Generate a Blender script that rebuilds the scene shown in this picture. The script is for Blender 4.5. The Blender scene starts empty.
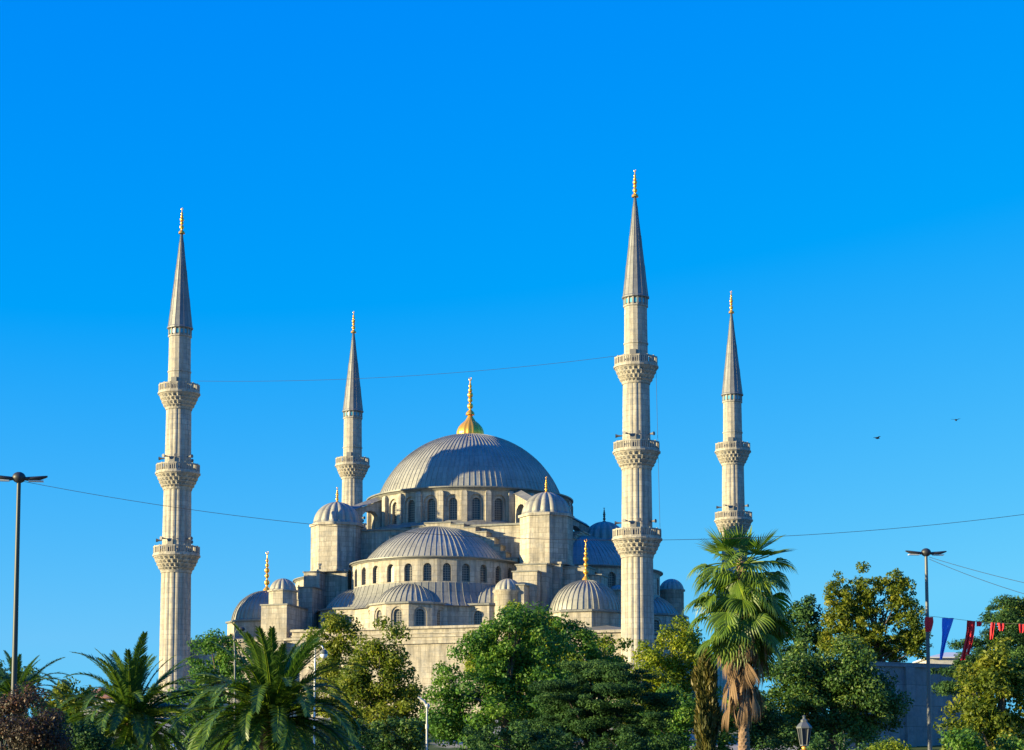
import bpy, math, random
import numpy as np
from mathutils import Vector, Matrix

# ------------------------------------------------------------------ camera, sky, sun, exposure
SC = bpy.context.scene
COL = SC.collection
R = math.radians
EYE = 1.7                                   # the camera's height above the park
FPX, PITCH, SHIFT = 2088.861, 0.1, 223.857
cam_d = bpy.data.cameras.new('camera')
cam_d.sensor_width = 36.0
cam_d.lens = FPX / 1024 * 36
cam_d.shift_y = SHIFT / 1024
cam_d.clip_start, cam_d.clip_end = 0.5, 9000
cam = bpy.data.objects.new('camera', cam_d)
COL.objects.link(cam)
cam.location = (0, 0, EYE)
cam.rotation_euler = (math.pi / 2 + PITCH, 0, 0)
SC.camera = cam

SUN_EL = R(10.0)
SUN_H = Vector((0.9565, 0.292, 0)).normalized()      # the way the light travels
W = bpy.data.worlds.new('World')
SC.world = W
W.use_nodes = True
nt = W.node_tree
nt.nodes.clear()
sky = nt.nodes.new('ShaderNodeTexSky')
sky.sky_type = 'NISHITA'
sky.sun_disc = False
sky.sun_elevation = SUN_EL
sky.sun_rotation = math.atan2(-SUN_H.x, -SUN_H.y)
sky.altitude = 200
sky.air_density = 1.0
sky.dust_density = 0.3
sky.ozone_density = 3.0
# the photograph's strongly saturated sky: each channel of the sky graded on its own
sep = nt.nodes.new('ShaderNodeSeparateColor')
cmb = nt.nodes.new('ShaderNodeCombineColor')
nt.links.new(sky.outputs[0], sep.inputs[0])
def sky_math(a, op, v):
    n = nt.nodes.new('ShaderNodeMath')
    n.operation = op
    nt.links.new(a, n.inputs[0])
    n.inputs[1].default_value = v
    return n.outputs[0]
for ch, (off, pw, gain, top) in enumerate(((0.98, 1.0, 0.32, 0.36), (0.0, 0.88, 0.50, 1.5), (0.0, 0.06, 2.19, 2.48))):
    v = sky_math(sep.outputs[ch], 'SUBTRACT', off)
    v = sky_math(v, 'MAXIMUM', 0.0)
    v = sky_math(v, 'POWER', pw)
    v = sky_math(v, 'MULTIPLY', gain)
    v = sky_math(v, 'MINIMUM', top)
    nt.links.new(v, cmb.inputs[ch])
bg = nt.nodes.new('ShaderNodeBackground')
bg.inputs['Strength'].default_value = 0.15
out = nt.nodes.new('ShaderNodeOutputWorld')
nt.links.new(cmb.outputs[0], bg.inputs['Color'])
nt.links.new(bg.outputs[0], out.inputs['Surface'])

sd = bpy.data.lights.new('sun', 'SUN')
sd.energy = 5.0
sd.angle = R(0.5)
sd.color = (1.0, 0.82, 0.45)
sun = bpy.data.objects.new('sun', sd)
COL.objects.link(sun)
sun.rotation_euler = Vector((SUN_H.x * math.cos(SUN_EL), SUN_H.y * math.cos(SUN_EL), -math.sin(SUN_EL))).to_track_quat('-Z', 'Y').to_euler()
sun.location = (-200, -60, 80)

vs = SC.view_settings
vs.view_transform = 'Standard'
vs.look = 'None'
vs.gamma = 1
vs.use_curve_mapping = False
vs.exposure = 1.45
SC.cycles.max_bounces = 6
SC.cycles.transparent_max_bounces = 8

# ------------------------------------------------------------------ helpers
def tag(o, label=None, cat=None, group=None, kind=None):
    if label: o['label'] = label
    if cat: o['category'] = cat
    if group: o['group'] = group
    if kind: o['kind'] = kind
    return o

def empty(name, loc, label=None, cat=None, group=None, rz=0):
    o = bpy.data.objects.new(name, None)
    o.empty_display_size = 0.3
    COL.objects.link(o)
    o.location = loc
    o.rotation_euler = (0, 0, rz)
    return tag(o, label, cat, group)

def at(px, py, D):
    """the world point seen at pixel (px, py) at ground distance D in front of the camera"""
    k = (375 + SHIFT - py) / FPX
    z = D * (k * math.cos(PITCH) + math.sin(PITCH)) / (math.cos(PITCH) - k * math.sin(PITCH))
    d = D * math.cos(PITCH) + z * math.sin(PITCH)
    return Vector(((px - 512) / FPX * d, D, z + EYE))

def sstep(t):
    t = min(1, max(0, t))
    return t * t * (3 - 2 * t)

def ground_z(x, y):
    return 10.5 * sstep((y - 75) / 135)

class MB:
    def __init__(s):
        s.v, s.f, s.uv, s.sm = [], [], [], []
    def face(s, pts, uvs=None, smooth=False):
        b = len(s.v)
        s.v += [tuple(p) for p in pts]
        s.f.append(tuple(range(b, b + len(pts))))
        s.uv.append(uvs if uvs else [(p[0] + p[1], p[2]) for p in pts])
        s.sm.append(smooth)
    def grid(s, rows, uvf=None, smooth=True, closed=False):
        """rows of points sharing vertices"""
        b = len(s.v)
        n = len(rows[0])
        for r in rows: s.v += [tuple(p) for p in r]
        for i in range(len(rows) - 1):
            for j in range(n if closed else n - 1):
                j2 = (j + 1) % n
                s.f.append((b + i * n + j, b + i * n + j2, b + (i + 1) * n + j2, b + (i + 1) * n + j))
                if uvf:
                    s.uv.append([uvf(i, j), uvf(i, j + 1), uvf(i + 1, j + 1), uvf(i + 1, j)])
                else:
                    s.uv.append([(j, i), (j + 1, i), (j + 1, i + 1), (j, i + 1)])
                s.sm.append(smooth)
    def box(s, x0, x1, y0, y1, z0, z1):
        s.prism([(x0, y0), (x1, y0), (x1, y1), (x0, y1)], z0, z1)
    def prism(s, poly, z0, z1, top=True, bottom=True, scale_top=1.0):
        n = len(poly)
        cx = sum(p[0] for p in poly) / n; cy = sum(p[1] for p in poly) / n
        tp = [(cx + (p[0] - cx) * scale_top, cy + (p[1] - cy) * scale_top) for p in poly]
        u = 0
        for i in range(n):
            a, b = poly[i], poly[(i + 1) % n]
            ta, tb = tp[i], tp[(i + 1) % n]
            L = math.hypot(b[0] - a[0], b[1] - a[1])
            s.face([(*a, z0), (*b, z0), (*tb, z1), (*ta, z1)], [(u, z0), (u + L, z0), (u + L, z1), (u, z1)])
            u += L
        if top: s.face([(*p, z1) for p in tp], [(p[0], p[1]) for p in tp])
        if bottom: s.face([(*p, z0) for p in reversed(poly)], [(p[0], p[1]) for p in reversed(poly)])
    def lathe(s, prof, n, c=(0, 0), a0=0, a1=360, rmod=None, smooth=True, off=0.0):
        full = abs(a1 - a0) >= 359.9
        m = n if full else n + 1
        rref = max(p[0] for p in prof)
        rows = []
        for k, (r, z) in enumerate(prof):
            row = []
            for j in range(m):
                t = R(a0 + (a1 - a0) * (j + off) / n)
                rr = r * (rmod(j, k) if rmod else 1)
                row.append((c[0] + rr * math.cos(t), c[1] + rr * math.sin(t), z))
            rows.append(row)
        lens = [0]
        for k in range(1, len(prof)):
            lens.append(lens[-1] + math.hypot(prof[k][0] - prof[k - 1][0], prof[k][1] - prof[k - 1][1]))
        du = rref * R(a1 - a0) / n
        s.grid(rows, lambda i, j: (j * du, prof[0][1] + lens[i]), smooth, full)
    def ribs(s, prof, angs, c, w, h):
        """raised lead seams running up a dome"""
        for a in angs:
            t = R(a)
            ca, sa = math.cos(t), math.sin(t)
            rows = []
            for k, (r, z) in enumerate(prof):
                ww = min(w / 2, r * 0.02 + 0.012)
                row = []
                for (q, e) in ((-1, -0.02), (-0.7, h), (0.7, h), (1, -0.02)):
                    rr = r + e
                    zz = z + (e * 0.5 if r < prof[0][0] * 0.8 else 0)
                    row.append((c[0] + rr * ca - q * ww * sa, c[1] + rr * sa + q * ww * ca, zz))
                rows.append(row)
            s.grid(rows, None, False)
    def tube(s, path, rad, n=8, cap=True, smooth=True):
        path = [Vector(p) for p in path]
        rad = rad if isinstance(rad, (list, tuple)) else [rad] * len(path)
        rows = []
        up = Vector((0.13, 0.21, 0.97))
        L = 0
        ls = []
        for i, p in enumerate(path):
            d = (path[min(i + 1, len(path) - 1)] - path[max(i - 1, 0)]).normalized()
            if abs(d.dot(up)) > 0.95: up = Vector((0.9, 0.3, 0.1)).normalized()
            x = d.cross(up).normalized(); y = d.cross(x)
            rows.append([p + (x * math.cos(2 * math.pi * j / n) + y * math.sin(2 * math.pi * j / n)) * rad[i] for j in range(n)])
            if i: L += (path[i] - path[i - 1]).length
            ls.append(L)
        s.grid(rows, lambda i, j: (j * 2 * math.pi * rad[0] / n, ls[i]), smooth, True)
        if cap:
            s.face(list(reversed(rows[0]))); s.face(rows[-1])
    def sphere(s, c, r, n=12, sc=(1, 1, 1)):
        rows = []
        for i in range(n // 2 + 1):
            p = math.pi * i / (n // 2) - math.pi / 2
            rows.append([(c[0] + sc[0] * r * math.cos(p) * math.cos(2 * math.pi * j / n),
                          c[1] + sc[1] * r * math.cos(p) * math.sin(2 * math.pi * j / n),
                          c[2] + sc[2] * r * math.sin(p)) for j in range(n)])
        s.grid(rows, None, True, True)
    def build(s, name, m, parent=None):
        me = bpy.data.meshes.new(name)
        me.from_pydata(s.v, [], s.f)
        ul = me.uv_layers.new(name='UVMap')
        ul.data.foreach_set('uv', np.array([c for f in s.uv for c in f], dtype=np.float32).ravel())
        me.polygons.foreach_set('use_smooth', s.sm)
        me.materials.append(m)
        me.update()
        o = bpy.data.objects.new(name, me)
        COL.objects.link(o)
        if parent: o.parent = parent
        return o

def ngon(c, r, n, a0=0.0):
    return [(c[0] + r * math.cos(R(a0 + 360 * i / n)), c[1] + r * math.sin(R(a0 + 360 * i / n))) for i in range(n)]

def copy_tree(o, parent=None):
    c = o.copy()
    COL.objects.link(c)
    if parent: c.parent = parent
    for ch in o.children: copy_tree(ch, c)
    return c

# ------------------------------------------------------------------ materials
def mat(name, col, rough=0.6, metal=0.0, spec=0.5):
    m = bpy.data.materials.new(name)
    m.use_nodes = True
    b = m.node_tree.nodes['Principled BSDF']
    b.inputs['Base Color'].default_value = (*col, 1)
    b.inputs['Roughness'].default_value = rough
    b.inputs['Metallic'].default_value = metal
    b.inputs['Specular IOR Level'].default_value = spec
    return m

def N(m, t, **kw):
    n = m.node_tree.nodes.new(t)
    for k, v in kw.items(): setattr(n, k, v)
    return n
def L(m, a, b): m.node_tree.links.new(a, b)
def mixc(m, fac, a, b, mode='MIX'):
    n = N(m, 'ShaderNodeMix', data_type='RGBA', blend_type=mode)
    for i, v in ((0, fac), (6, a), (7, b)):
        if isinstance(v, (int, float)): n.inputs[i].default_value = v
        elif isinstance(v, tuple): n.inputs[i].default_value = (*v, 1)
        else: L(m, v, n.inputs[i])
    return n.outputs[2]
def ramp(m, fac, stops):
    n = N(m, 'ShaderNodeValToRGB')
    e = n.color_ramp.elements
    while len(e) < len(stops): e.new(0.5)
    for q, (p, c) in zip(e, stops):
        q.position = p; q.color = (*c, 1) if isinstance(c, tuple) else (c, c, c, 1)
    L(m, fac, n.inputs[0])
    return n.outputs[0]
def noise(m, vec, scale, detail=4, rough=0.6):
    n = N(m, 'ShaderNodeTexNoise')
    n.inputs['Scale'].default_value = scale
    n.inputs['Detail'].default_value = detail
    n.inputs['Roughness'].default_value = rough
    if vec: L(m, vec, n.inputs['Vector'])
    return n.outputs[0]
def mapping(m, vec, scale):
    n = N(m, 'ShaderNodeMapping')
    n.inputs['Scale'].default_value = scale
    L(m, vec, n.inputs['Vector'])
    return n.outputs[0]

def stone_mat(name, c1, c2, mortar, stain=0.55, bw=1.1, bh=0.48):
    m = mat(name, c1, 0.85, 0, 0.25)
    b = m.node_tree.nodes['Principled BSDF']
    tc = N(m, 'ShaderNodeTexCoord')
    br = N(m, 'ShaderNodeTexBrick')
    br.inputs['Scale'].default_value = 1
    br.inputs['Brick Width'].default_value = bw
    br.inputs['Row Height'].default_value = bh
    br.inputs['Mortar Size'].default_value = 0.03
    br.inputs['Mortar Smooth'].default_value = 0.4
    br.inputs['Color1'].default_value = (*c1, 1)
    br.inputs['Color2'].default_value = (*c2, 1)
    br.inputs['Mortar'].default_value = (*mortar, 1)
    L(m, tc.outputs['UV'], br.inputs['Vector'])
    n1 = noise(m, tc.outputs['Object'], 0.35, 6, 0.7)
    n2 = noise(m, mapping(m, tc.outputs['Object'], (2.2, 2.2, 0.16)), 1.0, 5, 0.65)     # rain streaks
    n3 = noise(m, tc.outputs['Object'], 2.3, 4, 0.7)
    c = mixc(m, ramp(m, n1, [(0.35, 0.0), (0.72, 1.0)]), br.outputs[0], tuple(x * y for x, y in zip(c1, (0.78, 0.76, 0.72))))
    n4 = noise(m, tc.outputs['Object'], 0.9, 5, 0.75)
    c = mixc(m, ramp(m, n4, [(0.49, 0.0), (0.62, 0.75)]), c, tuple(x * y for x, y in zip(c1, (0.54, 0.58, 0.66))))
    st = ramp(m, n2, [(0.44, 0.0), (0.74, stain)])
    c = mixc(m, st, c, (0.13, 0.12, 0.10))
    c = mixc(m, 0.5, c, ramp(m, n3, [(0.25, 0.60), (0.75, 1.22)]), 'MULTIPLY')
    L(m, c, b.inputs['Base Color'])
    bp = N(m, 'ShaderNodeBump')
    bp.inputs['Strength'].default_value = 0.35
    bp.inputs['Distance'].default_value = 0.05
    L(m, n3, bp.inputs['Height'])
    L(m, bp.outputs[0], b.inputs['Normal'])
    return m

STONE = stone_mat('limestone', (0.53, 0.48, 0.39), (0.325, 0.295, 0.24), (0.15, 0.135, 0.105), 0.9, 1.35, 0.62)
STONE_M = stone_mat('minaret_stone', (0.50, 0.46, 0.385), (0.335, 0.31, 0.26), (0.17, 0.155, 0.13), 0.75, 1.0, 0.62)
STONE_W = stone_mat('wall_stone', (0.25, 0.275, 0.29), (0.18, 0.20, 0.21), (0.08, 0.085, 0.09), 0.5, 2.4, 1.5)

def lead_mat(name, c, seam=0.0):
    m = mat(name, c, 0.5, 0.14, 0.45)
    b = m.node_tree.nodes['Principled BSDF']
    tc = N(m, 'ShaderNodeTexCoord')
    n1 = noise(m, tc.outputs['Object'], 0.5, 6, 0.7)
    n2 = noise(m, tc.outputs['Object'], 3.0, 4, 0.7)
    br = N(m, 'ShaderNodeTexBrick')                                   # lapped lead sheets
    br.inputs['Scale'].default_value = 1
    br.inputs['Brick Width'].default_value = 0.7
    br.inputs['Row Height'].default_value = 1.9
    br.inputs['Mortar Size'].default_value = 0.03
    br.inputs['Color1'].default_value = (*c, 1)
    br.inputs['Color2'].default_value = (*[x * 0.8 for x in c], 1)
    br.inputs['Mortar'].default_value = (*[x * 0.5 for x in c], 1)
    L(m, tc.outputs['UV'], br.inputs['Vector'])
    cc = mixc(m, ramp(m, n1, [(0.35, 0.0), (0.7, 0.7)]), br.outputs[0], tuple(x * 1.35 for x in c))
    cc = mixc(m, 0.6, cc, ramp(m, n2, [(0.25, 0.65), (0.75, 1.15)]), 'MULTIPLY')
    L(m, cc, b.inputs['Base Color'])
    L(m, ramp(m, n2, [(0.2, 0.38), (0.8, 0.62)]), b.inputs['Roughness'])
    return m
LEAD = lead_mat('lead_sheet', (0.275, 0.270, 0.232))
LEAD_D = lead_mat('weathered_lead', (0.185, 0.186, 0.168))
LEAD_S = lead_mat('spire_lead', (0.165, 0.168, 0.17))
GOLD = mat('gilded_copper', (0.93, 0.47, 0.07), 0.3, 0.7)
BRONZE = mat('dark_bronze', (0.10, 0.09, 0.07), 0.5, 0.6)
SPK = mat('speaker_grey', (0.11, 0.11, 0.115), 0.6)
TILE = mat('turquoise_tile', (0.05, 0.30, 0.42), 0.3)

def window_mat():
    m = mat('window_lattice', (0.05, 0.055, 0.06), 0.35)
    b = m.node_tree.nodes['Principled BSDF']
    tc = N(m, 'ShaderNodeTexCoord')
    vo = N(m, 'ShaderNodeTexVoronoi')
    vo.inputs['Scale'].default_value = 3.4
    vo.inputs['Randomness'].default_value = 0.0
    L(m, tc.outputs['UV'], vo.inputs['Vector'])
    c = ramp(m, vo.outputs['Distance'], [(0.36, (0.02, 0.024, 0.03)), (0.44, (0.16, 0.15, 0.13))])
    L(m, c, b.inputs['Base Color'])
    return m
WIN = window_mat()

def leaf_mat(name, stops, trans=0.35, rough=0.5, spec=0.25):
    m = mat(name, (0.05, 0.09, 0.02), rough, 0, spec)
    b = m.node_tree.nodes['Principled BSDF']
    at_ = N(m, 'ShaderNodeAttribute', attribute_name='tint')
    c = ramp(m, at_.outputs['Fac'], stops)
    L(m, c, b.inputs['Base Color'])
    t = N(m, 'ShaderNodeBsdfTranslucent')
    tc = mixc(m, 1.0, c, (1.0, 1.1, 0.6), 'MULTIPLY')
    L(m, tc, t.inputs['Color'])
    ms = N(m, 'ShaderNodeMixShader')
    ms.inputs[0].default_value = trans
    o = m.node_tree.nodes['Material Output']
    L(m, b.outputs[0], ms.inputs[1]); L(m, t.outputs[0], ms.inputs[2]); L(m, ms.outputs[0], o.inputs['Surface'])
    return m
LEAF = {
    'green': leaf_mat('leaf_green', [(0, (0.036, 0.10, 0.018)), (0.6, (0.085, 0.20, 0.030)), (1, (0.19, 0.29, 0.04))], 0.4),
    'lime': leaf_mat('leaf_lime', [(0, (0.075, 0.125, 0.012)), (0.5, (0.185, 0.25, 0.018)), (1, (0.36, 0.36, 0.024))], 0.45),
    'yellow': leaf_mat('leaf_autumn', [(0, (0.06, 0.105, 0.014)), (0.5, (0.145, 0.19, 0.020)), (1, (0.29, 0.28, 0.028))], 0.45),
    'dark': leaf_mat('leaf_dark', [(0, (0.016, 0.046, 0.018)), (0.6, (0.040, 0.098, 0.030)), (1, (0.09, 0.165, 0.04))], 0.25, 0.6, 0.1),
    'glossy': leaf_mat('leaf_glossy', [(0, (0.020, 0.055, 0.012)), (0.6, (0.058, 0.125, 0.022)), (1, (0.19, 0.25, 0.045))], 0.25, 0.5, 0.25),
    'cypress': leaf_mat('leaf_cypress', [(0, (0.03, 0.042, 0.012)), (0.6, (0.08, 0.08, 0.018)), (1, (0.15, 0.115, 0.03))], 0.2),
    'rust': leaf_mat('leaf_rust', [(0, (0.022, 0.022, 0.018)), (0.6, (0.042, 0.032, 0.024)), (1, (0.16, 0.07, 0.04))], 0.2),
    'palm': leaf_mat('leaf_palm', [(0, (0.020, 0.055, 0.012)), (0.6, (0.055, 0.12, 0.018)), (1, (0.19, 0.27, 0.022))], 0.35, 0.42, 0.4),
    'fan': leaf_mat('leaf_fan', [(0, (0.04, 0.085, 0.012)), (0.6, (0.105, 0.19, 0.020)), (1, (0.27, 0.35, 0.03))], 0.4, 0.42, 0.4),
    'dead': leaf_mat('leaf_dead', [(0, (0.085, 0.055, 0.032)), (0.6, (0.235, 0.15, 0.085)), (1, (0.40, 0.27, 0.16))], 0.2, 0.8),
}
def bark_mat(name, c1, c2, sc=(6, 6, 1.2)):
    m = mat(name, c1, 0.9, 0, 0.2)
    tc = N(m, 'ShaderNodeTexCoord')
    n = noise(m, mapping(m, tc.outputs['Object'], sc), 1.0, 5, 0.7)
    L(m, ramp(m, n, [(0.3, c1), (0.7, c2)]), m.node_tree.nodes['Principled BSDF'].inputs['Base Color'])
    return m
BARK = bark_mat('bark', (0.05, 0.04, 0.03), (0.13, 0.105, 0.08))
PBARK = bark_mat('palm_bark', (0.10, 0.065, 0.04), (0.30, 0.20, 0.13), (7, 7, 5))

# ------------------------------------------------------------------ setting: terrain
def ground_material():
    m = mat('park_ground', (0.1, 0.12, 0.05), 0.95, 0, 0.1)
    tc = N(m, 'ShaderNodeTexCoord')
    n = noise(m, tc.outputs['Object'], 0.05, 6, 0.6)
    n2 = noise(m, tc.outputs['Object'], 1.5, 5, 0.7)
    g = ramp(m, n2, [(0.3, (0.045, 0.075, 0.02)), (0.7, (0.09, 0.115, 0.04))])
    p = ramp(m, n2, [(0.3, (0.30, 0.27, 0.22)), (0.7, (0.40, 0.36, 0.30))])
    L(m, mixc(m, ramp(m, n, [(0.46, 0.0), (0.5, 1.0)]), g, p), m.node_tree.nodes['Principled BSDF'].inputs['Base Color'])
    return m
g = MB()
xs = [-4000, -1500, -600] + list(range(-300, 301, 20)) + [600, 1500, 4000]
ys = [-400, -100, -30] + list(range(0, 260, 8)) + [300, 400, 700, 1500, 3000, 6000]
g.grid([[(x, y, ground_z(x, y)) for x in xs] for y in ys], lambda i, j: (j, i), True)
tag(g.build('ground', ground_material()), 'park ground rising to the mosque', None, None, 'structure')

# ------------------------------------------------------------------ the mosque
TH = 0.296949
MC = (-4.794, 268.943)
ZB = 8.8                                    # the mosque's floor above the eye
mosque = empty('mosque', (MC[0], MC[1], EYE + ZB),
               'great stone mosque of grey lead domes rising in tiers between the minarets', 'mosque', None, -TH)
def z_(z): return z - ZB
DC = (-0.7, 0.0)                            # centre of the main dome

def facing(nx, ny):
    """does a wall of this local normal look towards the park side (front, left or right)?"""
    wx = nx * math.cos(TH) + ny * math.sin(TH); wy = -nx * math.sin(TH) + ny * math.cos(TH)
    return wy < 0.45

def arch_pts(w, zs, zsp, n=7, point=1.12):
    pts = [(-w / 2, zs), (-w / 2, zsp)]
    for i in range(1, n):
        a = math.pi - math.pi * i / n
        pts.append((w / 2 * math.cos(a), zsp + w / 2 * point * math.sin(a)))
    return pts + [(w / 2, zsp), (w / 2, zs)]

def wall_window(mb, p0, p1, z0, z1, w, zs, zsp, depth, parent, outer=0.0, od=0.0, u0=0.0, make=True):
    """one flat stretch of wall from p0 to p1 with a recessed arched window; the pane is a mesh of its own"""
    dx, dy = p1[0] - p0[0], p1[1] - p0[1]
    Ln = math.hypot(dx, dy); dx /= Ln; dy /= Ln
    nx, ny = dy, -dx
    mid = Ln / 2
    def P(u, z, d=0.0): return (p0[0] + dx * u - nx * d, p0[1] + dy * u - ny * d, z)
    def q(pts, d=0.0): mb.face([P(u, z, d) for u, z in pts], [(u0 + u, z) for u, z in pts])
    W1 = w + outer
    A = [(mid + a, b) for a, b in arch_pts(W1, zs - (0.15 if outer else 0), zsp)]
    ul, ur = A[0][0], A[-1][0]
    q([(0, z0), (ul, z0), (ul, z1), (0, z1)])
    q([(ur, z0), (Ln, z0), (Ln, z1), (ur, z1)])
    if A[0][1] > z0: q([(ul, z0), (ur, z0), (ur, A[0][1]), (ul, A[0][1])])
    for i in range(1, len(A) - 2):
        a, b = A[i], A[i + 1]
        q([a, b, (b[0], z1), (a[0], z1)])
    def reveal(B, d0, d1):
        for i in range(len(B)):
            a, b = B[i], B[(i + 1) % len(B)]
            mb.face([P(*a, d0), P(*a, d1), P(*b, d1), P(*b, d0)], [(0, a[1]), (d1 - d0, a[1]), (d1 - d0, b[1]), (0, b[1])])
    if outer:
        B = [(mid + a, b) for a, b in arch_pts(w, zs, zsp)]
        reveal(A, 0, od)
        for i in range(len(A)):
            a, b, c, d = A[i], A[(i + 1) % len(A)], B[(i + 1) % len(A)], B[i]
            q([a, b, c, d], od)
    else:
        B, od = A, 0.0
    reveal(B, od, depth)
    if make:
        pb = MB()
        pb.face([P(u, z, depth - 0.02) for u, z in B], [(u - mid, z - zs) for u, z in B])
        pb.build('window', WIN, parent)

def dome_prof(r, z0, z1, n=14, r_end=0.0, pw=1.0):
    """circular-arc profile from (r, z0) up to the apex z1"""
    h = z1 - z0
    Rs = (r * r + h * h) / (2 * h)
    zc = z1 - Rs
    a0 = math.asin(max(-1, min(1, (z0 - zc) / Rs)))
    pts = []
    for i in range(n + 1):
        a = a0 + (math.pi / 2 - a0) * i / n
        pts.append((max(r_end, Rs * math.cos(a)), zc + Rs * math.sin(a)))
    return pts

def ring(mb, r, z, c, w=0.4, h=0.35, n=96, a0=0, a1=360):
    """moulded cornice"""
    mb.lathe([(r - 0.3, z - h), (r + 0.02, z - h), (r + w * 0.45, z - h * 0.45), (r + w, z - h * 0.35), (r + w, z), (r - 0.5, z + 0.06)],
             n, c, a0, a1, None, False)

def finial(name, base, h, mtl, parent, r=None):
    """gilded alem: stacked balls on a thin rod under a crescent"""
    x, y, z = base
    r = r or h * 0.075
    fb = MB()
    pr = [(r * 1.5, z - 0.05), (r * 1.35, z + 0.05 * h), (r * 0.5, z + 0.12 * h)]
    for (c, s) in ((0.22, 1.0), (0.38, 0.82), (0.51, 0.95), (0.63, 0.7), (0.74, 0.55)):
        rr = r * s
        for k in (-1, -0.6, 0, 0.6, 1):
            pr.append((max(r * 0.28, rr * math.sqrt(max(0, 1 - k * k))), z + c * h + k * rr * 1.05))
    pr += [(r * 0.22, z + 0.82 * h), (r * 0.12, z + 0.88 * h)]
    fb.lathe(pr, 12, (x, y))
    cr = r * 0.42                             # crescent
    fb.tube([(x + cr * math.cos(R(t)), y, z + 0.93 * h + cr * 1.2 * math.sin(R(t))) for t in range(-240, 61, 25)],
            [r * 0.03 + r * 0.2 * math.sin(math.pi * i / 12) for i in range(13)], 5)
    return fb.build(name, mtl, parent)

def rotp(p, k):
    """quarter turns about the hall's centre"""
    x, y = p
    for _ in range(k % 4): x, y = -y, x
    return (x, y)
def rot_mb(mb, k):
    o = MB()
    o.f, o.uv, o.sm = mb.f, mb.uv, mb.sm
    o.v = [(*rotp(v[:2], k), v[2]) for v in mb.v]
    return o

# --- hall block
b = MB()
b.prism([(-27.8, -27.8), (27.8, -27.8), (27.8, 27.8), (-27.8, 27.8)], 0, z_(19.75))
hall = b.build('hall_wall', STONE, mosque)
b = MB()
for z, o_, h in ((z_(20.05), 0.38, 0.3), (z_(19.2), 0.16, 0.2)):
    s = 27.8 + o_
    b.box(-s, s, -s, s, z - h, z)
b.build('hall_cornice', STONE, hall)
b = MB()                                    # lead roofs of the aisles, a shallow pyramid
b.prism([(-27.7, -27.7), (27.7, -27.7), (27.7, 27.7), (-27.7, 27.7)], z_(20.07), z_(21.3), True, False, 0.80)
b.build('aisle_roof', LEAD_D, hall)
for k in range(4):                           # raised middle of each front
    b = MB()
    b.box(-13.6, 15.2, -28.05, -22, z_(19.0), z_(20.72))
    b.box(-13.75, 15.35, -28.3, -22, z_(20.72), z_(21.0))
    b.box(-13.7, 15.3, -28.18, -22.1, z_(20.15), z_(20.3))
    rot_mb(b, k).build('raised_front', STONE, hall)
for k in range(4):                           # buttresses and lower windows of the outer wall
    b = MB()
    for x in (-15.5, 15.5):
        b.box(x - 1.2, x + 1.2, -28.9, -27.7, 0, z_(19.6))
    rot_mb(b, k).build('wall_buttress', STONE, hall)
    if k == 2: continue
    for x in (-21, -11, -6.5, 6.5, 11, 21):
        wb = MB()
        A = [(x + a, bb) for a, bb in arch_pts(1.5, 3.2, 5.6)]
        wb.face([(u, -27.83, z) for u, z in A], [(u - x, z) for u, z in A])
        rot_mb(wb, k).build('window', WIN, hall)

# --- central cube carrying the drum
b = MB()
b.prism([(-12.9, -12.9), (12.9, -12.9), (12.9, 12.9), (-12.9, 12.9)], z_(22), z_(34.55))
cube = b.build('central_block', STONE, mosque)
b = MB()
b.box(-13.1, 13.1, -13.1, 13.1, z_(34.56), z_(34.8))
b.lathe([(13.9, z_(34.81)), (13.2, z_(35.5))], 56, DC)
b.build('block_coping', LEAD_D, cube)

# --- stepped crown of each great arch
STEPS = [(1.7, 35.05), (3.4, 34.75), (4.9, 34.3), (6.3, 33.7), (7.3, 32.9), (8.1, 32.0), (8.8, 31.1), (10.3, 30.3)]
for k in range(4):
    b = MB(); c = MB()
    x0 = 0.0
    for i, (x1, zt) in enumerate(STEPS):
        for s in (-1, 1):
            xa, xb = sorted((s * x0, s * x1))
            b.box(xa, xb, -14.9, -12.92, z_(25), z_(zt) - 0.0 - 0.14)
            c.box(xa - 0.06 if s < 0 else xa, xb if s < 0 else xb + 0.06, -15.02, -12.92, z_(zt) - 0.135, z_(zt))
        x0 = x1
    st = rot_mb(b, k).build('stepped_arch', STONE, mosque)
    rot_mb(c, k).build('step_coping', LEAD_D, st)

# --- main drum, its windows and piers
NW = 28
RD = 13.0
poly = ngon(DC, RD, NW, 360 / NW / 2 - 17)
b = MB()
drum = empty  # replaced below
dm_parent = bpy.data.objects.new('drum', bpy.data.meshes.new('drum'))
COL.objects.link(dm_parent); dm_parent.parent = mosque
u = 0
for i in range(NW):
    p0, p1 = poly[i], poly[(i + 1) % NW]
    mx, my = (p0[0] + p1[0]) / 2 - DC[0], (p0[1] + p1[1]) / 2 - DC[1]
    wall_window(b, p0, p1, z_(34.9), z_(39.4), 1.05, z_(35.35), z_(37.8), 0.55, dm_parent, 0.75, 0.22, u, facing(mx / RD, my / RD))
    u += math.hypot(p1[0] - p0[0], p1[1] - p0[1])
for p in poly:                               # piers between the windows
    a = math.atan2(p[1] - DC[1], p[0] - DC[0])
    ca, sa = math.cos(a), math.sin(a)
    def Q(r, t): return (DC[0] + ca * r - sa * t, DC[1] + sa * r + ca * t)
    b.prism([Q(RD - 0.2, -0.36), Q(RD + 0.42, -0.36), Q(RD + 0.42, 0.36), Q(RD - 0.2, 0.36)], z_(34.9), z_(38.9))
    b.prism([Q(RD - 0.2, -0.36), Q(RD + 0.42, -0.36), Q(RD + 0.42, 0.36), Q(RD - 0.2, 0.36)], z_(38.9), z_(39.25), True, False, 0.6)
tmp = b.build('drum', STONE, mosque)
dm_parent.data = tmp.data
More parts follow.
